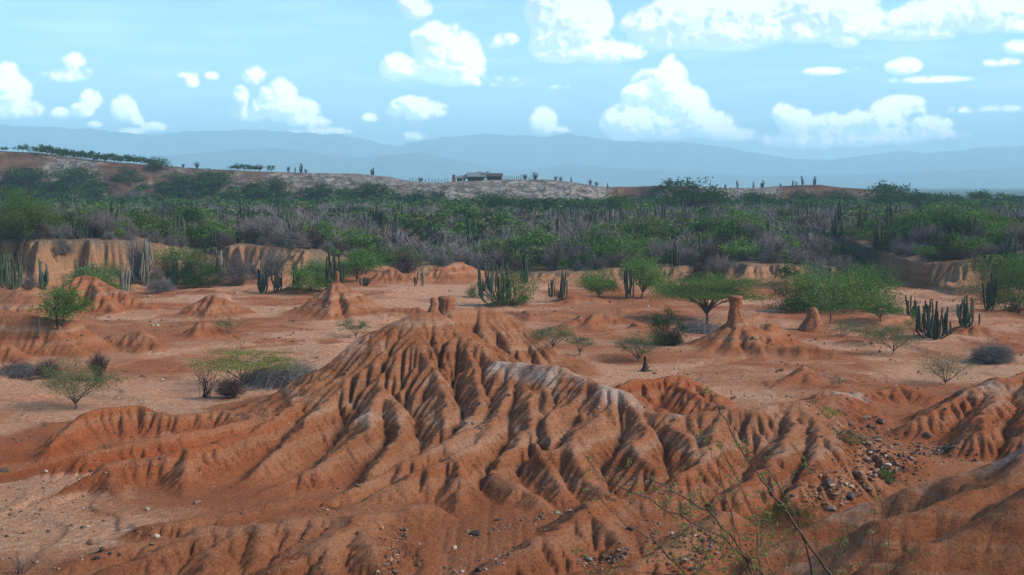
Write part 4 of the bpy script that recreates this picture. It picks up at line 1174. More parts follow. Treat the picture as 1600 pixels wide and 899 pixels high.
# burnt stump on the flat
def stump():
    D = Gd(584); x, y, _ = W(1008, 584, D); z = zat(x, y)
    o = thing('tree_stump', 'black jagged tree stump on the orange flat in front of the spreading shrub', 'stump', (x, y, z))
    t = MB(); lathe(t, [(.42, -.15), (.34, .0), (.24, .2), (.16, .45), (.12, .7), (.10, 1.0), (.05, 1.15)], 12, 77, .35)
    sm = flat_mat('charred_wood', (.018, .014, .012), (.06, .048, .04), 8, .95, .7, .04)
    t.build('trunk', sm, o)
    v, f = tubes([(.1, 0, .1), (-.15, .05, .2), (.2, -.1, .0)], [(.45, .1, .02), (-.4, -.1, .05), (.7, -.2, .06)], [.07, .06, .06], [.03, .02, .02], 5)
    link('root', mesh_np('root', v, f, sm), o)
stump()
print('placed plants', time.time() - T0)
# ------------------------------------------------------------------ the scrub belt on the terrace
def shrub_kind(name, cat, seed, lm, shape='bush', H=3.0, Wd=4.4, nleaf=1300, ls=.17, cl=.085):
    w, l = grow(seed, shape, H, Wd, 9, 7, nleaf, ls, .05 if shape == 'dome' else 0, .07, cl)
    mb = MB(); mb.add(*w); nw = len(w[1]); mb.add(*l)
    me = mesh_np(name, np.concatenate(mb.v), np.concatenate(mb.f), BARK)
    me.materials.append(lm)
    mi = np.ones(len(me.polygons), np.int32); mi[:nw] = 0
    me.polygons.foreach_set('material_index', mi)
    return me
GREENS = [(shrub_kind('green_shrub', '', 101, L_GREEN), 'leafy mid green shrub'),
          (shrub_kind('green_shrub', '', 102, L_DARK, 'dome', 3.6, 4.6), 'rounded dark green shrub'),
          (shrub_kind('green_shrub', '', 103, L_BRIGHT, 'dome', 3.0, 4.2), 'rounded light green shrub'),
          (shrub_kind('green_shrub', '', 104, L_OLIVE, 'bush', 2.8, 4.6, 1100), 'loose olive green shrub'),
          (shrub_kind('green_shrub', '', 105, L_GREEN, 'umbrella', 3.8, 5.4, 1300), 'flat topped mid green shrub')]
DRY = []
for i, (mt, H, Wd, n, sh, lab) in enumerate(((TW_GREY, 2.8, 3.8, 190, 'bush', 'leafless grey brown shrub'), (TW_GREY, 3.6, 3.6, 170, 'dome', 'tall leafless grey brown shrub'), (TW_BLUE, 2.4, 4.0, 190, 'bush', 'leafless blue grey shrub'), (TW_DARK, 3.0, 3.6, 170, 'bush', 'leafless dark brown shrub'))):
    DRY.append((mesh_np('dry_shrub', *twigs(120 + i, H, Wd, n, .034, sh), mt), lab))
CACTI = []
for i, (mt, H, n, sp, lab) in enumerate(((CACT, 4.6, 10, 1.1, 'grey green columnar cactus clump'), (CACT_DARK, 5.2, 8, .9, 'tall dark columnar cactus clump'), (CACT_DARK, 3.8, 13, 1.5, 'broad dark columnar cactus clump'), (CACT_DEAD, 4.6, 6, .8, 'pale dry columnar cactus clump'), (CACT, 5.6, 4, .5, 'few stemmed columnar cactus'))):
    CACTI.append((to_mesh('columnar_cactus', [stem_geo(s, 6) for s in cactus(140 + i, H, n, sp, .14)], mt), lab))

r = np.random.default_rng(77)
P = []
y = 150.0
while y < 446:
    st = 2.7 if y < 235 else (3.4 if y < 300 else (4.1 if y < 398 else (2.6 if y < 419 else 1.45)))
    xs = np.arange(-.47 * y - 8, .47 * y + 8, st)
    P.append(np.stack([xs + r.uniform(-.5, .5, len(xs)) * st, y + r.uniform(-.5, .5, len(xs)) * st], -1))
    y += st
P = np.concatenate(P)
prP, _ = terrace(P[:, 0], P[:, 1]); pmP, _ = mesa(P[:, 0], P[:, 1])
edge = np.interp(P[:, 0], TP[:, 0], TP[:, 1])
pn = fbm(P[:, 0] * .035, P[:, 1] * .035, 501, 3); pc = fbm(P[:, 0] * .05, P[:, 1] * .03, 505, 3); pg = fbm(P[:, 0] * .03, P[:, 1] * .03, 509, 2)
cpx0 = 800 + F * P[:, 0] / P[:, 1]
foot = (prP < .25) & (P[:, 1] > edge - 10) & (P[:, 1] < edge) & (r.random(len(P)) < np.interp(cpx0, [150, 200, 520, 580, 1180, 1240, 1400, 1500, 1700], [.6, .95, .9, .2, .16, .7, .45, .35, .6]))
keep = ((prP > .85) & (P[:, 1] > edge + .3)) | foot
cpx = 800 + F * P[:, 0] / P[:, 1]
cl_hi = np.interp(cpx, [0, 120, 300, 500, 640, 700, 940, 975, 1040, 1100, 1240, 1320, 1420, 1600], [.66, .5, .66, .5, .36, .14, .12, .5, .4, .2, .2, .3, .45, .6])
climb = sstep(cl_hi, cl_hi * .45, pmP) * np.where(P[:, 1] > 380, np.clip(.9 + 1.2 * pn, 0, 1), 1)
keep &= r.random(len(P)) < np.where(pmP > .02, climb, .93)
# two sandy openings and the bare slope of the far ridge stay open
P = P[keep]; pn = pn[keep]; pc = pc[keep]; pg = pg[keep]; pmP = pmP[keep]
yy_ = P[:, 1]
pgreen = np.clip(np.interp(yy_, [150, 200, 260, 320, 355, 390], [.46, .34, .14, .16, .58, .95]) + .85 * pn, .04, .99)
pcact = np.clip(np.interp(yy_, [150, 220, 290, 330, 370], [.17, .13, .05, .01, 0]) + .16 * pc, 0, .6) * (yy_ < 370)
u = r.random(len(P)); v = r.random(len(P))
typ = np.where(u < pcact, 2, np.where(v < pgreen, 0, 1))
PZ = height(P[:, 0], P[:, 1])
size = np.where(typ == 0, r.uniform(.5, 1.35, len(P)) * np.interp(yy_, [180, 240, 360, 400], [.85, 1.05, 1.05, 1.0]), np.where(typ == 1, r.uniform(.6, 1.35, len(P)), r.uniform(.6, 1.05, len(P))))
print('far', (P[:,1]>405).sum(), 'pm', np.histogram(pmP[P[:,1]>405], bins=8, range=(0,1))[0]);print('slope', ((pmP > .15) & (pmP < .6)).sum(), 'of', len(pmP));print('scrub plants', len(P), [(typ == k).sum() for k in range(3)])

LMK = [(-999, 'at the far left edge'), (20, 'below the left crest hedge'), (95, 'below the mid crest hedge'), (175, 'below the right crest hedge'), (250, 'below the crest hedge end'), (320, 'below the bare crest trees'), (395, 'below the short crest row'), (465, 'below the left crest cactus group'), (540, 'left below the lone crest cactus'), (610, 'right below the lone crest cactus'), (675, 'left below the hut'), (740, 'straight below the hut'), (800, 'below the post fence'), (865, 'below the grey cliff'), (930, 'left below the notch'), (1000, 'below the notch'), (1060, 'right below the notch'), (1120, 'left below the right grey cliff'), (1190, 'below the right grey cliff'), (1260, 'below the red knoll'), (1330, 'right below the red knoll'), (1410, 'below the dense right crest tree'), (1490, 'below the low pale slope'), (1560, 'near the right edge')]
def where(i):
    px = 800 + F * P[i, 0] / P[i, 1]
    lm = min(LMK, key=lambda a: abs(a[0] - px))[1]
    d = P[i, 1] - np.interp(P[i, 0], TP[:, 0], TP[:, 1])
    row = 'cliff foot' if d < -.1 else 'front scrub' if d < 7 else ('second row' if d < 16 else ('mid scrub' if d < 32 else 'deep scrub'))
    sz = 'small' if size[i] < .62 else ('fair sized' if size[i] < .8 else 'large')
    return sz, row, lm
def put_many(sel, lib, name, cat, group, weights):
    for i in sel:
        k = int(r.choice(len(lib), p=weights(i)))
        me, lab = lib[k]
        o = bpy.data.objects.new(name, me); C.objects.link(o)
        s = size[i]
        o.location = (P[i, 0], P[i, 1], PZ[i] - .1); o.rotation_euler = (0, 0, r.uniform(0, 6.28))
        o.scale = (s * r.uniform(.85, 1.15), s * r.uniform(.85, 1.15), s)
        sz, row, lm_ = where(i)
        o['label'] = '%s %s, %s %s' % (sz, lab, row, lm_); o['category'] = cat; o['group'] = group
order = np.argsort(P[:, 1] - 22 * size)
rest = {}
for k, (lib, name, cat, group, cap) in enumerate(((GREENS, 'green_shrub', 'shrub', 'green shrubs of the scrub belt', 285), (DRY, 'dry_shrub', 'dry shrub', 'leafless shrubs of the scrub belt', 285), (CACTI, 'columnar_cactus', 'cactus', 'columnar cacti of the scrub belt', 240))):
    ids_ = order[typ[order] == k]
    if k == 0: wf = lambda i: np.array([.3, .16, .2, .22, .12])
    elif k == 1: wf = lambda i: np.array([.34, .3, .2, .16])
    else: wf = lambda i: np.array([.3, .26, .2, .12, .12])
    put_many(ids_[:cap], lib, name, cat, group, wf)
    rest[k] = ids_[cap:]

def mass(name, sel, fn, mats):
    vs, fs, ms = [], [], []; n = 0
    for i in sel:
        vv, ff, m = fn(i)
        vs.append(vv + [P[i, 0], P[i, 1], PZ[i]]); fs.append(ff + n); ms.append(np.full(len(ff), m, np.int32)); n += len(vv)
    me = mesh_np(name, np.concatenate(vs), np.concatenate(fs), mats[0])
    for m in mats[1:]: me.materials.append(m)
    me.polygons.foreach_set('material_index', np.concatenate(ms))
    return link(name, me, kind='stuff')
far_crowns = []
for q in range(8):
    rr = np.random.default_rng(600 + q)
    c = crown_points('bush', 110, rr, 1.0, 1.0)
    lobes = crown_points('bush', 9, rr, .85, .8)
    c = lobes[rr.integers(0, 9, 110)] + rr.normal(size=(110, 3)) * [.13, .13, .10]
    c[:, 2] = np.maximum(c[:, 2], .05)
    far_crowns.append(leaves(c, .105, rr))
far_twigs = []
for q in range(6):
    rr = np.random.default_rng(650 + q)
    e = crown_points('bush', 46, rr, 1.0, 1.0); s0 = np.concatenate([rr.normal(size=(46, 2)) * .08, np.zeros((46, 1))], 1)
    m0 = s0 * .45 + e * .55 + rr.normal(size=(46, 3)) * .05
    a = np.concatenate([s0, m0, m0]); b = np.concatenate([m0, e, m0 + (e - m0) * .7 + rr.normal(size=(46, 3)) * .12])
    d = b - a; w_ = np.cross(d, rr.normal(size=d.shape)); w_ /= np.linalg.norm(w_, axis=1, keepdims=True) + 1e-9
    w_ = w_ * .011
    vv = np.stack([a - w_, a + w_, b + w_ * .6, b - w_ * .6], 1).reshape(-1, 3)
    far_twigs.append((vv, np.arange(len(a) * 4).reshape(-1, 4)))
def far_green(i):
    vv, ff = far_crowns[int(r.integers(8))]
    s = size[i]; a = r.uniform(0, 6.28); ca, sa = math.cos(a), math.sin(a)
    big = 1.0
    w = 4.3 * s * r.uniform(.85, 1.2) * big; h = 3.3 * s * big
    q = np.stack([(vv[:, 0] * ca - vv[:, 1] * sa) * w, (vv[:, 0] * sa + vv[:, 1] * ca) * w, vv[:, 2] * h], -1)
    m = int(r.choice(4, p=(.46, .30, .10, .14) if P[i, 1] < 350 else (.44, .46, .05, .05)))
    return q, ff, m
def far_dry(i):
    vv, ff = far_twigs[int(r.integers(6))]
    s = size[i]; a = r.uniform(0, 6.28); ca, sa = math.cos(a), math.sin(a)
    w = 4.0 * s; h = 3.0 * s
    return np.stack([(vv[:, 0] * ca - vv[:, 1] * sa) * w, (vv[:, 0] * sa + vv[:, 1] * ca) * w, vv[:, 2] * h], -1), ff, int(r.choice(3, p=(.5, .3, .2)))
def far_cactus(i):
    vs, fs, n = [], [], 0
    for q in range(int(r.integers(3, 8))):
        a = r.uniform(0, 6.28); d = r.uniform(0, .9); h = r.uniform(2.4, 5.0) * size[i]
        vv, ff = tubes([(math.cos(a) * d, math.sin(a) * d, 0)], [(math.cos(a) * d * 1.1, math.sin(a) * d * 1.1, h)], [.14], [.10], 4)
        vs.append(vv); fs.append(ff + n); n += len(vv)
    return np.concatenate(vs), np.concatenate(fs), int(r.choice(2))
mass('far_scrub', rest[0], far_green, [L_GREEN, L_DARK, L_BRIGHT, L_OLIVE])
mass('far_dry_scrub', rest[1], far_dry, [TW_GREY, TW_BLUE, TW_DARK])
mass('far_cacti', rest[2], far_cactus, [CACT_DARK, CACT])
print('scrub', time.time() - T0)

# ------------------------------------------------------------------ trees below and on the far ridge
BIGT = [Kind('dense_tree', 'tree', [('trunk', to_mesh('trunk', [g[0]], BARK)), ('crown', to_mesh('crown', [g[1]], L_DARK))]) for g in
        (grow(301, 'dome', 5.0, 8.0, 13, 9, 2600, .24, .1, .16, .07), grow(302, 'dome', 5.0, 8.6, 12, 9, 2400, .25, .08, .16, .075), grow(303, 'bush', 4.4, 8.0, 12, 9, 2400, .25, 0, .14, .075))]
def big_tree(px, py, w, h, label, k, group=None):
    p = ground_hit(px, py, 180, 470)
    if p is None: return
    kd = BIGT[k % 3]; s = rows_to_m(w, p[1]) / 8.2; sz = rows_to_m(h, p[1]) / 5.0
    kd.put(p[0], p[1], label, group, px * .7, (s, s, sz), p[2] - .2)
for k, (px, py, w, h, lab) in enumerate((
    (1086, 334, 92, 46, 'huge dark dense tree below the notch in the far ridge'), (1386, 330, 64, 40, 'dark dense tree below the right end of the far ridge'),
    (426, 307, 62, 32, 'dark tree at the foot of the far ridge below the row of crest trees'), (500, 312, 46, 22, 'low dark tree on the ridge foot left of the pale ledges'),
    (580, 312, 46, 24, 'dark tree on the ridge foot under the lone crest plant'), (684, 318, 34, 22, 'small dark tree at the left end of the grey cliff'),
    (650, 322, 44, 22, 'dark green tree just left of the grey cliff'), (120, 296, 60, 32, 'dark tree on the slope under the pale scar at far left'),
    (200, 284, 40, 24, 'dark small tree on the slope right of the pale scar'), (247, 268, 30, 18, 'round dark bush at the end of the crest hedge'),
    (330, 300, 60, 30, 'dark tree on the mid left ridge slope'), (280, 296, 56, 28, 'dark tree left of its twin on the mid left ridge slope'),
    (780, 335, 70, 30, 'green tree below the hut at the foot of the grey cliff'), (845, 338, 66, 28, 'green tree under the right part of the grey cliff'),
    (900, 336, 62, 28, 'green tree where the grey cliff runs into the red gully'), (955, 340, 50, 32, 'dark tree in the red gully of the far ridge'),
    (1180, 330, 60, 28, 'dark tree under the right hand grey cliff'), (1250, 322, 56, 24, 'dark tree under the red knoll'), (1310, 322, 50, 22, 'dark tree right of the red knoll'),
    (1440, 330, 54, 28, 'dark tree near the low end of the far ridge'), (1530, 322, 44, 26, 'dark tree on the low end of the ridge at right'), (1480, 328, 40, 22, 'small dark tree by the pale slope at right'),
    (40, 290, 62, 26, 'dark tree at the far left below the bare slope'), (560, 345, 50, 24, 'dark green tree in the scrub under the pale ledges'))):
    big_tree(px, py, w, h, lab, k)

def crest(px, D=455.0):
    x, y, _ = W(px, 290, D); return x, y, zat(x, y)
ROWT = [to_mesh('crest_tree', [g[0]], BARK) for g in ()]
rt = []
for q in range(4):
    w, l = grow(320 + q, 'dome', 3.4, 3.6, 7, 6, 520, .24, .25, .09, .09)
    mb = MB(); mb.add(*w); nw = len(w[1]); mb.add(*l)
    rt.append(Kind('crest_tree', 'tree', [('trunk', to_mesh('trunk', [w], BARK)), ('crown', to_mesh('crown', [l], L_DARK))]))
CACTB = [to_mesh('crest_cactus', [stem_geo(s, 6) for s in cactus(340 + q, 3.8, n, .8, .15)], CACT_DARK) for q, n in ((0, 9), (1, 6), (2, 4))]
BARE = [mesh_np('bare_tree', *twigs(350 + q, 3.4, 3.2, 60, .05, 'dome'), TW_DARK) for q in range(2)]
def on_crest(name, me, px, h_px, h0, label, cat, group=None, D=455.0, wk=1.0):
    x, y, z = crest(px, D)
    s = rows_to_m(h_px, y) / h0
    if isinstance(me, Kind):
        return me.put(x, y, label, group, px * 1.3, (s * wk, s * wk, s), z - .15)
    o = link(name, me, None, (x, y, z - .15)); o.scale = (s * wk, s * wk, s); o.rotation_euler = (0, 0, px * 1.3)
    tag(o, label, cat, group)
ORD = 'first second third fourth fifth sixth seventh eighth ninth tenth eleventh twelfth thirteenth fourteenth fifteenth sixteenth seventeenth eighteenth nineteenth twentieth twenty-first twenty-second twenty-third twenty-fourth twenty-fifth twenty-sixth twenty-seventh twenty-eighth twenty-ninth thirtieth'.split()
for i in range(30):
    px = 62 + i * 6.1 + r.uniform(-1.5, 1.5)
    on_crest('crest_tree', rt[i % 4], px, 14 - i * .12 + r.uniform(-2, 2), 3.4, ORD[i] + ' dark tree from the left in the long hedge row on the left ridge crest', 'tree', 'trees of the left crest row', 452 + r.uniform(-3, 8), 1.15)
for px, h, lab in ((37, 13, 'round dark tree at the left start of the crest row'), (8, 8, 'small grey bush on the ridge crest at far left'),):
    on_crest('crest_tree', rt[0], px, h, 3.4, lab, 'tree', None, 453, 1.3)
for i, px in enumerate((366, 374, 382, 391, 399, 407, 424)):
    on_crest('crest_tree', rt[i % 4], px, 10, 3.4, ORD[i] + ' small tree from the left in the short crest row by the cactus group', 'tree', 'trees of the short crest row', 453 + i % 3, 1.1)
for px, h, k, lab in ((287, 8, 0, 'small thin bare tree on the crest left of the larger bare one'), (308, 13, 1, 'bare tree alone on the left ridge crest'), (478, 8, 0, 'grey bare bush beside the crest cactus group'), (657, 10, 1, 'bare bush on the crest where the ridge dips'), (725, 11, 0, 'bare tree left of the hut'), (748, 18, 1, 'tall bare tree behind the hut roof'), (773, 11, 0, 'bare tree behind the second shed'), (820, 12, 1, 'bare tree near the end of the fence'), (836, 15, 0, 'wide bare tree at the right end of the fence'), (868, 9, 1, 'wind swept bare tree right of the fence'), (876, 9, 0, 'low bare tree beside the wind swept one'), (922, 11, 1, 'bare round tree left of the notch'), (932, 9, 0, 'small bare tree left of the notch')):
    on_crest('bare_tree', BARE[k], px, h, 3.4, lab, 'bare tree')
for px, h, k, lab in ((452, 14, 1, 'dark cactus leftmost of the crest group'), (461, 11, 2, 'short dark cactus between two taller ones on the crest'), (470, 17, 0, 'tallest dark cactus of the left crest group'), (583, 15, 0, 'lone dark cactus on the open crest left of the hut'), (893, 11, 2, 'single dark cactus on the crest right of the bare trees'), (949, 12, 2, 'thin cactus at the left lip of the notch'), (963, 10, 2, 'short cactus inside the left lip of the notch'), (1073, 14, 1, 'dark cactus on the crest right of the notch trees'), (1112, 7, 2, 'tiny cactus at the left of the right hand cactus line'), (1117, 6, 0, 'squat tiny cactus in the right hand line'), (1133, 8, 0, 'small squat cactus on the crest above the right grey cliff'), (1153, 14, 2, 'thin tall cactus on the crest above the right grey cliff'), (1178, 12, 2, 'thin cactus left of a thick one above the right grey cliff'), (1191, 14, 0, 'thick dark cactus above the right grey cliff'), (1220, 9, 1, 'small cactus left of the red knoll'), (1239, 13, 1, 'forked cactus on the left of the red knoll'), (1245, 10, 2, 'thin cactus beside the forked one on the knoll'), (1254, 18, 2, 'tall branching cactus near the top of the red knoll'), (1272, 16, 0, 'thick dark cactus on top of the red knoll'), (1392, 14, 1, 'dark cactus over the dense tree at right'), (1485, 13, 1, 'cactus on the low pale slope at right'), (1571, 14, 1, 'cactus near the right edge on the low ridge')):
    on_crest('crest_cactus', CACTB[k], px, h, 3.8, lab, 'cactus')
for i, (px, h, lab) in enumerate(((735, 12, 'dark tree at the left wall of the hut'), (758, 12, 'dark tree at the right wall of the hut'), (985, 12, 'dark tree on the left brow of the notch'), (1004, 16, 'tall dark tree at the head of the notch'), (1028, 15, 'dark spreading tree right of the notch'), (1044, 13, 'flat dark tree right of the notch'), (1060, 8, 'tiny tree on the crest beyond the notch'), (1520, 10, 'dark round tree on the far right crest'), (1537, 12, 'dark flat tree on the far right crest'))):
    on_crest('crest_tree', rt[i % 4], px, h, 3.4, lab, 'tree', None, 454, 1.35)

# ------------------------------------------------------------------ farm on the ridge
WALL = flat_mat('mud_wall', (.035, .026, .022), (.075, .055, .045), 2, .9)
ROOF = flat_mat('metal_roof', (.13, .135, .14), (.20, .205, .21), 3, .5)
THATCH = flat_mat('dark_thatch', (.04, .032, .028), (.08, .065, .052), 5, .95)
BRICK = flat_mat('brick_wall', (.17, .07, .05), (.24, .11, .08), 3, .9)
TANKM = flat_mat('grey_tank', (.05, .06, .075), (.08, .09, .105), 2, .6)
CONC = flat_mat('grey_render', (.13, .13, .14), (.19, .19, .20), 2, .9)
WOOD = flat_mat('grey_wood', (.07, .055, .045), (.12, .10, .085), 6, .95)
def hut(px0, px1, label, wall_h, roof_h, roofm, name, posts, D=452.0, depth=5.0, cat='hut'):
    xa, xb = W(px0, 280, D)[0], W(px1, 280, D)[0]; xm = (xa + xb) / 2
    z = min(zat(xa, D), zat(xb, D)); zt = max(zat(xa, D), zat(xm, D), zat(xb, D)) - z
    o = thing(name, label, cat, (xm, D, z)); w = (xb - xa) / 2
    b = MB(); b.box(-w, w, .8, depth, -.6, zt + wall_h); b.build('wall', WALL, o)
    p = zt + wall_h
    b = MB()
    v = [(-w - .4, -.9, p - .25), (w + .4, -.9, p - .25), (w + .4, depth * .5, p + roof_h), (-w - .4, depth * .5, p + roof_h), (-w - .4, depth + .6, p - .1), (w + .4, depth + .6, p - .1)]
    v2 = [(x, y, q - .12) for x, y, q in v]
    b.add(v + v2, [(0,1,2,3),(3,2,5,4),(6,9,8,7),(9,10,11,8),(0,6,7,1),(4,5,11,10),(0,3,9,6),(3,4,10,9),(1,7,8,2),(2,8,11,5)])
    b.build('roof', roofm, o)
    for k in range(posts):
        x = -w + 2 * w * k / (posts - 1)
        b = MB(); b.box(x - .07, x + .07, -.75, -.6, -.5, p - .36); b.build('post', WOOD, o)
    b = MB(); b.box(-w * .25, -w * .05, .76, .82, .0, zt + 1.75); b.build('door', WOOD, o)
    return o
hut(731, 756, 'low dark hut with a pale metal roof on the ridge crest', 1.6, 1.3, ROOF, 'hut', 5)
hut(761, 784, 'long dark open shed right of the hut on the ridge crest', 1.5, .9, THATCH, 'shed', 5, cat='shed')
hut(714, 722, 'small grey block shed left of the hut', 1.35, .35, CONC, 'shed', 3, depth=2.2, cat='shed')
def tank():
    x, y, z = crest(709, 451); o = thing('water_tank', 'dark water tank on a square brick base left of the hut', 'water tank', (x, y, z))
    b = MB(); b.box(-.7, .7, -.7, .7, -.5, 1.5); b.build('base', BRICK, o)
    b = MB(); v, f = tubes([(0, 0, 1.5)], [(0, 0, 2.35)], [.58], [.58], 14); b.add(v, f); v, f = tubes([(0, 0, 2.35)], [(0, 0, 2.55)], [.58], [.2], 14); b.add(v, f); b.build('tank', TANKM, o)
tank()
def fence(px0, px1, n, label):
    x0, y0, z0 = crest(px0, 451.5); o = thing('fence', label, 'fence', (x0, y0, z0))
    pts = []
    for k in range(n):
        x, y, z = crest(px0 + (px1 - px0) * k / (n - 1), 451.5 + .4 * math.sin(k)); h = 1.5 + .35 * math.sin(k * 2.3)
        b = MB(); b.box(x - x0 - .07, x - x0 + .07, y - y0 - .07, y - y0 + .07, z - z0 - .3, z - z0 + h); b.build('post', WOOD, o); pts.append((x - x0, y - y0, z - z0))
    for hh in (.5, .95):
        a = [np.array(p) + [0, -.1, hh] for p in pts]
        v, f = tubes(a[:-1], a[1:], [.03] * (n - 1), [.03] * (n - 1), 4)
        link('rail', mesh_np('rail', v, f, WOOD), o)
fence(786, 834, 17, 'rough post fence running right from the sheds along the crest')
fence(640, 700, 13, 'thin post fence along the crest left of the water tank')

# ------------------------------------------------------------------ stones
def stone_mesh(seed, sub=2):
    import bmesh
    bm = bmesh.new(); bmesh.ops.create_icosphere(bm, subdivisions=sub, radius=1.0)
    rs = np.random.default_rng(seed)
    co = np.array([v.co for v in bm.verts])
    ax = rs.uniform(.62, 1.1, 3); ax[2] *= .78
    d = 1 + .22 * fbm(co[:, 0] * 1.1 + seed, co[:, 1] * 1.1 + co[:, 2] * 1.7, seed, 3)
    for _ in range(5):                                   # a few flat worn faces
        n = rs.normal(size=3); n /= np.linalg.norm(n); lim = rs.uniform(.5, .8)
        h = co @ n; co = co - np.maximum(h - lim, 0)[:, None] * n * .85
    co = co * d[:, None] * ax
    f = np.array([[v.index for v in q.verts] for q in bm.faces]); bm.free()
    return co, f
def stone_mat(name, stops):
    m, nt = new_mat(name)
    oi = N(nt, 'ShaderNodeObjectInfo').outputs['Random']
    tcn = N(nt, 'ShaderNodeTexCoord').outputs['Object']
    n = noise(nt, tcn, 2.6, 6, .65).outputs['Fac']
    col = ramp(nt, M(nt, 'MULTIPLY_ADD', n, .5, M(nt, 'MULTIPLY_ADD', oi, .6, -.05)), stops)
    finish(nt, col, .85, n, .5, .05, .2)
    return m
S_BROWN = stone_mat('stone_brown', [(.15, (.085, .048, .034)), (.5, (.17, .105, .072)), (.85, (.28, .185, .13))])
S_DARK = stone_mat('stone_dark', [(.15, (.028, .022, .021)), (.5, (.06, .046, .042)), (.85, (.11, .085, .075))])
S_PALE = stone_mat('stone_pale', [(.15, (.23, .165, .11)), (.5, (.36, .28, .19)), (.85, (.50, .42, .32))])
S_GREY = stone_mat('stone_grey', [(.15, (.085, .07, .06)), (.5, (.15, .125, .11)), (.85, (.25, .215, .185))])
SMATS = {'brown': S_BROWN, 'dark': S_DARK, 'pale': S_PALE, 'grey': S_GREY}
SM = {}
for ck, m in SMATS.items():
    for q in range(4):
        co, f = stone_mesh(700 + q); SM[ck, q] = mesh_np('stone', co, f, m, q % 2 == 0)
n_st = 0
def stone(px, py, size_px, colour, label, group=None, flat=1.0):
    global n_st
    p = ground_hit(px, py, 26, 160)
    if p is None: return
    s = rows_to_m(size_px, p[1]) / 2 * .95
    o = link('stone', SM[colour, n_st % 4], None, (p[0], p[1], p[2] + s * .16 * flat))
    o.scale = (s, s * r.uniform(.8, 1.1), s * r.uniform(.75, 1.0) * flat); o.rotation_euler = (r.uniform(-.3, .3), r.uniform(-.3, .3), r.uniform(0, 6.28))
    tag(o, label, 'stone', group); n_st += 1
for a in ((230, 798, 13, 'pale', 'round tan stone resting alone on the lower left flat'), (206, 826, 16, 'brown', 'flat tan brown stone below the round one at lower left'), (245, 840, 20, 'pale', 'whitish oval stone, palest at lower left'), (238, 852, 13, 'brown', 'upright brown stone just below the whitish oval'), (160, 862, 16, 'dark', 'tall dark stone at the top of the lower left group'), (152, 875, 13, 'dark', 'dark stone low in the lower left group'), (172, 868, 11, 'dark', 'dark rounded stone right in the lower left group'), (186, 869, 9, 'dark', 'small dark stone at the right end of the lower left group'), (142, 851, 20, 'brown', 'wide brown stone above the lower left group'), (158, 851, 15, 'brown', 'brown stone touching the wide one at lower left'), (76, 832, 13, 'dark', 'dark reddish stone left of a tan one'), (137, 823, 9, 'pale', 'small tan stone with a dark neighbour at lower left'), (128, 826, 10, 'dark', 'small dark stone beside the tan one at lower left'), (308, 787, 12, 'brown', 'brown stone at the foot of the left spurs'), (18, 798, 11, 'brown', 'reddish stone near the left edge'), (30, 766, 10, 'brown', 'brown stone on the pale flat near the left edge'), (72, 738, 9, 'pale', 'pale stone at the tip of the leftmost spur'), (8, 738, 16, 'brown', 'brown stone block at the left edge'), (597, 828, 9, 'pale', 'single cream stone on the hump at bottom centre'), (560, 760, 12, 'brown', 'brown stone in the gully between two front spurs'), (710, 858, 14, 'pale', 'tan stone beside the pale wash at bottom centre'), (742, 836, 18, 'dark', 'big dark boulder in the front stone string'), (748, 893, 22, 'dark', 'big dark boulder at the bottom edge'), (618, 895, 15, 'brown', 'brown boulder at the bottom of the narrow stone string'), (985, 830, 18, 'dark', 'dark boulder leaning on the clay hump, bottom centre right'), (920, 878, 16, 'grey', 'grey rounded stone left in the bottom right pile'), (1050, 836, 14, 'pale', 'cream stone on top of the bottom right pile'), (1355, 722, 17, 'brown', 'round red brown boulder in the middle of the rock gully'), (1375, 662, 17, 'dark', 'dark boulder at the top of the rock gully'), (1378, 660, 12, 'grey', 'grey slab beside the dark boulder at the top of the gully'), (1360, 709, 12, 'pale', 'pale flat stone in the middle of the rock gully'), (1330, 780, 20, 'dark', 'largest dark boulder at the bottom of the rock gully'), (1525, 721, 12, 'brown', 'red brown stone alone at the right end of the rubble'), (1300, 798, 18, 'grey', 'grey half buried stone at the lower lip of the gully'), (1450, 684, 22, 'brown', 'flat brown stone on the pale path above the rubble')):
    stone(*a)
def cluster(n, pts, spread, smin, smax, mix, place_, group):
    pts = np.array(pts, float); seg = r.integers(0, len(pts) - 1, n); t = r.random(n)
    c = pts[seg] * (1 - t[:, None]) + pts[seg + 1] * t[:, None] + r.normal(size=(n, 2)) * spread
    base = pts[seg] * (1 - t[:, None]) + pts[seg + 1] * t[:, None]
    for (px, py), (qx, qy), tt in zip(c, base, (seg + t) / (len(pts) - 1)):
        side = ('left of ' if px < qx - spread[0] * .4 else 'right of ' if px > qx + spread[0] * .4 else '') + ('the start of' if tt < .2 else 'the first half of' if tt < .45 else 'the second half of' if tt < .75 else 'the end of')
        k = str(r.choice(list(mix), p=list(mix.values())))
        s = smin + (smax - smin) * r.random() ** 2.2
        stone(px, py, s, k, '%s %s stone %s %s' % ('tiny' if s < smin + (smax - smin) * .12 else 'small' if s < smin + (smax - smin) * .45 else 'larger', k, ('in ' + side).replace('in left', 'left').replace('in right', 'right').replace('in the', 'near the'), place_), group)
mx = {'brown': .62, 'dark': .18, 'pale': .13, 'grey': .07}
cluster(88, [(1325, 655), (1360, 690), (1395, 722), (1345, 745), (1300, 770), (1290, 785)], (26, 14), 6, 17, mx, 'the right hand gully rubble', 'stones of the right hand gully')
cluster(26, [(1380, 745), (1440, 705), (1500, 700)], (16, 9), 6, 15, {'brown': .3, 'dark': .6, 'pale': .04, 'grey': .06}, 'the dark bank beside the gully', 'stones of the dark bank')
cluster(46, [(1020, 850), (1070, 835), (1100, 870), (1060, 885)], (22, 12), 6, 15, mx, 'the pile behind the bare twigs', 'stones of the pile behind the twigs')
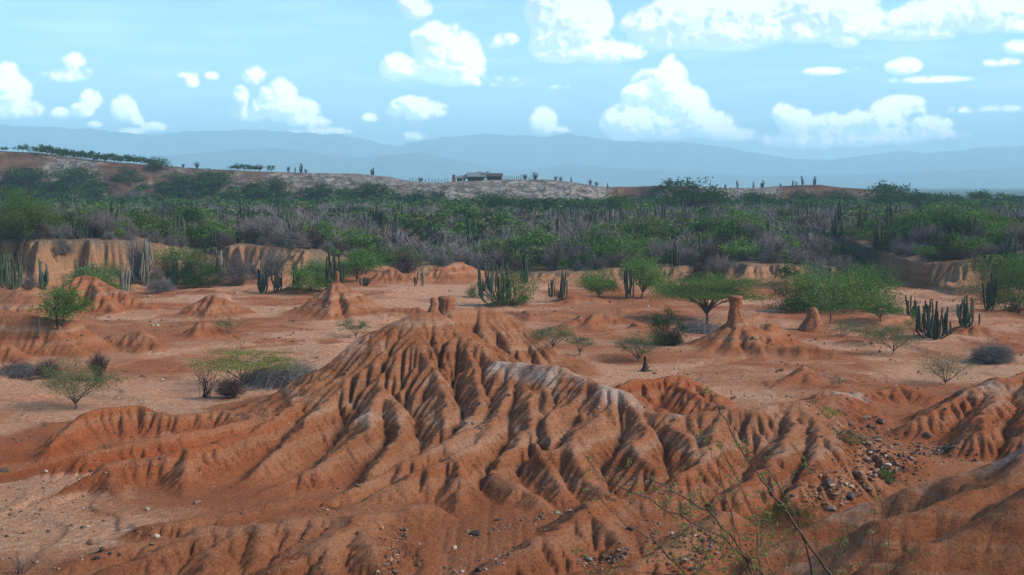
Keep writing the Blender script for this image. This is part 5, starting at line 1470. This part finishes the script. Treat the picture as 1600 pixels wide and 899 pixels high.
cluster(14, [(905, 885), (950, 872), (985, 868)], (10, 6), 6, 13, {'brown': .3, 'dark': .3, 'pale': .1, 'grey': .3}, 'the stone line at the bottom edge', 'stones at the bottom edge')
cluster(26, [(730, 842), (790, 822), (840, 812), (900, 795)], (8, 4), 5, 11, mx, 'the front gully string', 'stones of the front gully string')
cluster(30, [(632, 830), (622, 850), (612, 875), (603, 895)], (7, 6), 4, 9, {'brown': .4, 'dark': .4, 'pale': .15, 'grey': .05}, 'the narrow bottom centre string', 'stones of the narrow string')
cluster(22, [(700, 895), (760, 878), (800, 868)], (12, 7), 5, 13, mx, 'the row by the pale wash', 'stones near the pale wash')
cluster(14, [(120, 826), (200, 845), (300, 825)], (30, 9), 4, 8, mx, 'the lower left scatter', 'stones of the lower left flat')
print('stones', n_st)

def rubble():
    # the small broken stones between the larger ones
    rr = np.random.default_rng(321)
    protos = [stone_mesh(760 + q, 1) for q in range(5)]
    vs, fs, n = [], [], 0
    for cnt, pts, spread, s0, s1 in ((420, [(1325, 652), (1360, 690), (1400, 722), (1345, 748), (1296, 772), (1280, 792)], (30, 15), 3, 7), (120, [(1380, 748), (1440, 706), (1510, 700)], (18, 9), 3, 7), (150, [(1010, 850), (1070, 835), (1105, 870), (1060, 888)], (26, 13), 3, 7), (60, [(905, 885), (950, 872), (990, 868)], (12, 6), 3, 6), (90, [(725, 845), (790, 822), (840, 812), (905, 793)], (9, 4), 2, 5), (110, [(634, 828), (622, 850), (612, 875), (600, 897)], (8, 6), 2, 5), (60, [(700, 895), (760, 878), (800, 868)], (14, 7), 2, 5), (40, [(1100, 760), (1080, 800)], (14, 8), 2, 5)):
        pts = np.array(pts, float)
        for _ in range(cnt):
            k = rr.integers(0, len(pts) - 1); t = rr.random(); c = pts[k] * (1 - t) + pts[k + 1] * t + rr.normal(size=2) * spread
            p = ground_hit(c[0], c[1], 30, 110)
            if p is None: continue
            s = rows_to_m(rr.uniform(s0, s1), p[1]) / 2
            v, f = protos[rr.integers(5)]
            a = rr.uniform(0, 6.28); ca, sa = math.cos(a), math.sin(a)
            q = np.stack([v[:, 0] * ca - v[:, 1] * sa, v[:, 0] * sa + v[:, 1] * ca, v[:, 2] * .8], -1) * s + [p[0], p[1], p[2] + s * .2]
            vs.append(q); fs.append(f + n); n += len(v)
    m, nt = new_mat('rubble')
    geo = N(nt, 'ShaderNodeNewGeometry')
    finish(nt, ramp(nt, geo.outputs['Random Per Island'], [(0, (.035, .025, .021)), (.35, (.085, .055, .042)), (.7, (.17, .105, .072)), (.92, (.27, .19, .14)), (1, (.42, .34, .26))]), .9)
    link('rubble', mesh_np('rubble', np.concatenate(vs), np.concatenate(fs), m), kind='stuff')
rubble()

def pebbles(n):
    # grit and pebbles nobody could count, strewn on the flats and in the gullies
    rr = np.random.default_rng(909)
    D = np.exp(rr.uniform(math.log(40), math.log(165), n)); x = D * rr.uniform(-.45, .45, n)
    dens = fbm(x * .12, D * .12, 911, 3) + .5 * fbm(x * .5, D * .5, 915, 2)
    k = dens > .12; x, D = x[k], D[k]
    z = height(x, D)
    s = rr.lognormal(-3.0, .45, len(x)) * np.interp(D, [40, 150], [.75, 2.0])
    base = np.array([(1,0,0),(0,1,0),(-1,0,0),(0,-1,0),(0,0,.7),(0,0,-.5)], float)
    v = base[None] * s[:, None, None] * rr.uniform(.6, 1.3, (len(x), 6, 1)) + np.stack([x, D, z + s * .15], -1)[:, None]
    f = np.array([(0,1,4),(1,2,4),(2,3,4),(3,0,4),(1,0,5),(2,1,5),(3,2,5),(0,3,5)])
    ff = f[None] + (np.arange(len(x)) * 6)[:, None, None]
    m, nt = new_mat('pebble')
    isl = N(nt, 'ShaderNodeNewGeometry').outputs['Random Per Island']
    finish(nt, ramp(nt, isl, [(0, (.05, .03, .022)), (.5, (.14, .075, .048)), (.85, (.22, .14, .095)), (1, (.42, .34, .26))]), .9)
    link('pebbles', mesh_np('pebbles', v.reshape(-1, 3), ff.reshape(-1, 3), m), kind='stuff')
pebbles(15000)

# ------------------------------------------------------------------ thin leafing shrub on the brink in front of the camera
def brink_shrub():
    bx, by, bz = W(1235, 975, 9.2); bz = zat(bx, by)
    o = thing('thorn_shrub', 'bare thin stemmed thorn shrub with sparse pale new leaves, nearest the camera at lower right', 'shrub', (bx, by, bz))
    stems = [
     ([(1300,899),(1262,848),(1222,790),(1182,738),(1152,692),(1126,645),(1110,612)], 9.0, .012),
     ([(1270,899),(1252,830),(1222,766),(1186,716),(1160,700)], 9.1, .009),
     ([(1176,899),(1150,846),(1108,800),(1060,772),(1012,746),(982,722)], 8.8, .010),
     ([(1196,899),(1132,842),(1062,806),(992,770),(942,752),(916,714)], 9.0, .010),
     ([(1072,899),(1022,846),(962,806),(925,766)], 8.6, .008),
     ([(1186,880),(1182,812),(1152,752),(1132,704),(1122,690)], 9.2, .007),
     ([(1164,880),(1142,802),(1120,722),(1098,682)], 9.3, .006),
     ([(1386,899),(1391,822),(1376,784),(1366,757)], 9.2, .006),
     ([(1314,899),(1316,840),(1312,782)], 9.0, .004),
     ([(1364,899),(1362,850),(1366,800)], 9.3, .004),
     ([(1262,848),(1245,870),(1205,830),(1196,806)], 9.0, .004),
     ([(1075,899),(1010,896),(958,884)], 8.5, .006),
     ([(1086,899),(1084,850),(1078,800),(1080,772)], 8.7, .004),
     ([(938,899),(915,868),(903,856)], 8.4, .006),
     ([(1250,899),(1222,860),(1206,820)], 8.9, .004),
     ([(1150,846),(1142,800),(1150,770)], 8.8, .004),
     ([(1222,766),(1240,745),(1256,730),(1262,718)], 9.05, .004),
     ([(1206,899),(1190,852),(1194,800)], 8.9, .005)]
    rr = np.random.default_rng(31)
    LC = []
    NODES = []
    for pts, D, r0 in stems:
        q = [np.array(W(px, py, D + .25 * math.sin(px * .05) + .15 * math.sin(i * 1.7))) for i, (px, py) in enumerate(pts)]
        if pts[0][1] >= 870: q = [np.array((bx + (q[0][0] - bx) * .55, by + (q[0][1] - by) * .4, bz - .05 + .0 * q[0][2]))] + q
        # finer, crooked
        fine = []
        for a, b in zip(q[:-1], q[1:]):
            for t in (0, .25, .5, .75): fine.append(a + (b - a) * t + rr.normal(size=3) * .006)
        fine.append(q[-1])
        n = len(fine) - 1; NODES.extend(fine[4:])
        rad = r0 * np.linspace(1, .28, n + 1)
        P0, P1, R0, R1 = fine[:-1], fine[1:], list(rad[:-1]), list(rad[1:])
        for i in range(4, n):
            if rr.random() < .55:
                d = rr.normal(size=3) * [.055, .04, .05] + [0, 0, .02]
                P0.append(fine[i]); P1.append(fine[i] + d); R0.append(.0022); R1.append(.001)
                if rr.random() < .75: LC.append(fine[i] + d)
            if rr.random() < .35: LC.append(fine[i] + rr.normal(size=3) * .02)
        LC.append(fine[-1]); LC.append(fine[-1] + rr.normal(size=3) * .02)
        v, f = tubes(P0, P1, R0, R1, 5)
        link('stem', mesh_np('stem', v - [bx, by, bz], f, TWIG, True), o)
    SPR = []
    # extra leafy sprays where the photograph is thickest
    for cx, cy, n, sx, sy in ((1075, 790, 26, 40, 40), (1130, 840, 22, 40, 35), (1170, 880, 30, 40, 22), (1100, 870, 16, 40, 25), (1200, 850, 10, 25, 30), (1350, 880, 10, 40, 25), (1310, 830, 6, 40, 30), (1180, 780, 10, 25, 40)):
        for _ in range(n): SPR.append(np.array(W(cx + rr.normal() * sx, cy + rr.normal() * sy * .8, 8.9 + rr.normal() * .25)))
    c = []
    P0, P1 = [], []
    NA = np.array(NODES)
    for e in SPR:                                        # each spray hangs on a side twig of the nearest stem
        d = np.linalg.norm(NA - e, axis=1); k = int(d.argmin())
        if d[k] > .30: e = NA[k] + (e - NA[k]) * .30 / d[k]
        m = (NA[k] + e) / 2 + rr.normal(size=3) * .012
        P0 += [NA[k], m]; P1 += [m, e]; LC.append(e)
        if rr.random() < .6: LC.append(m)
    for e in LC:
        d = rr.normal(size=3); d /= np.linalg.norm(d); d[2] -= .3
        for t in np.linspace(0, 1, 5):
            for s in (-1, 1):
                c.append(e + d * t * .045 + s * np.cross(d, [0, .6, .8]) * .012 + rr.normal(size=3) * .003)
        P0.append(e - d * .02); P1.append(e + d * .045)
    lv, lf = leaves(np.array(c), .0115, rr)
    link('leaves', mesh_np('leaves', lv - [bx, by, bz], lf, L_NEW), o, kind='stuff')
    v, f = tubes(P0, P1, [.0016] * len(P0), [.001] * len(P0), 3)
    link('leaf_stalks', mesh_np('leaf_stalks', v - [bx, by, bz], f, TWIG), o, kind='stuff')
TWIG = flat_mat('new_twig', (.075, .05, .04), (.14, .095, .07), 30, .8, .3, .002)
L_NEW = leaf_mat('leaf_new', [(.0, (.16, .16, .05)), (.5, (.26, .26, .09)), (1, (.38, .37, .16))], .35)
brink_shrub()
print('done', time.time() - T0)
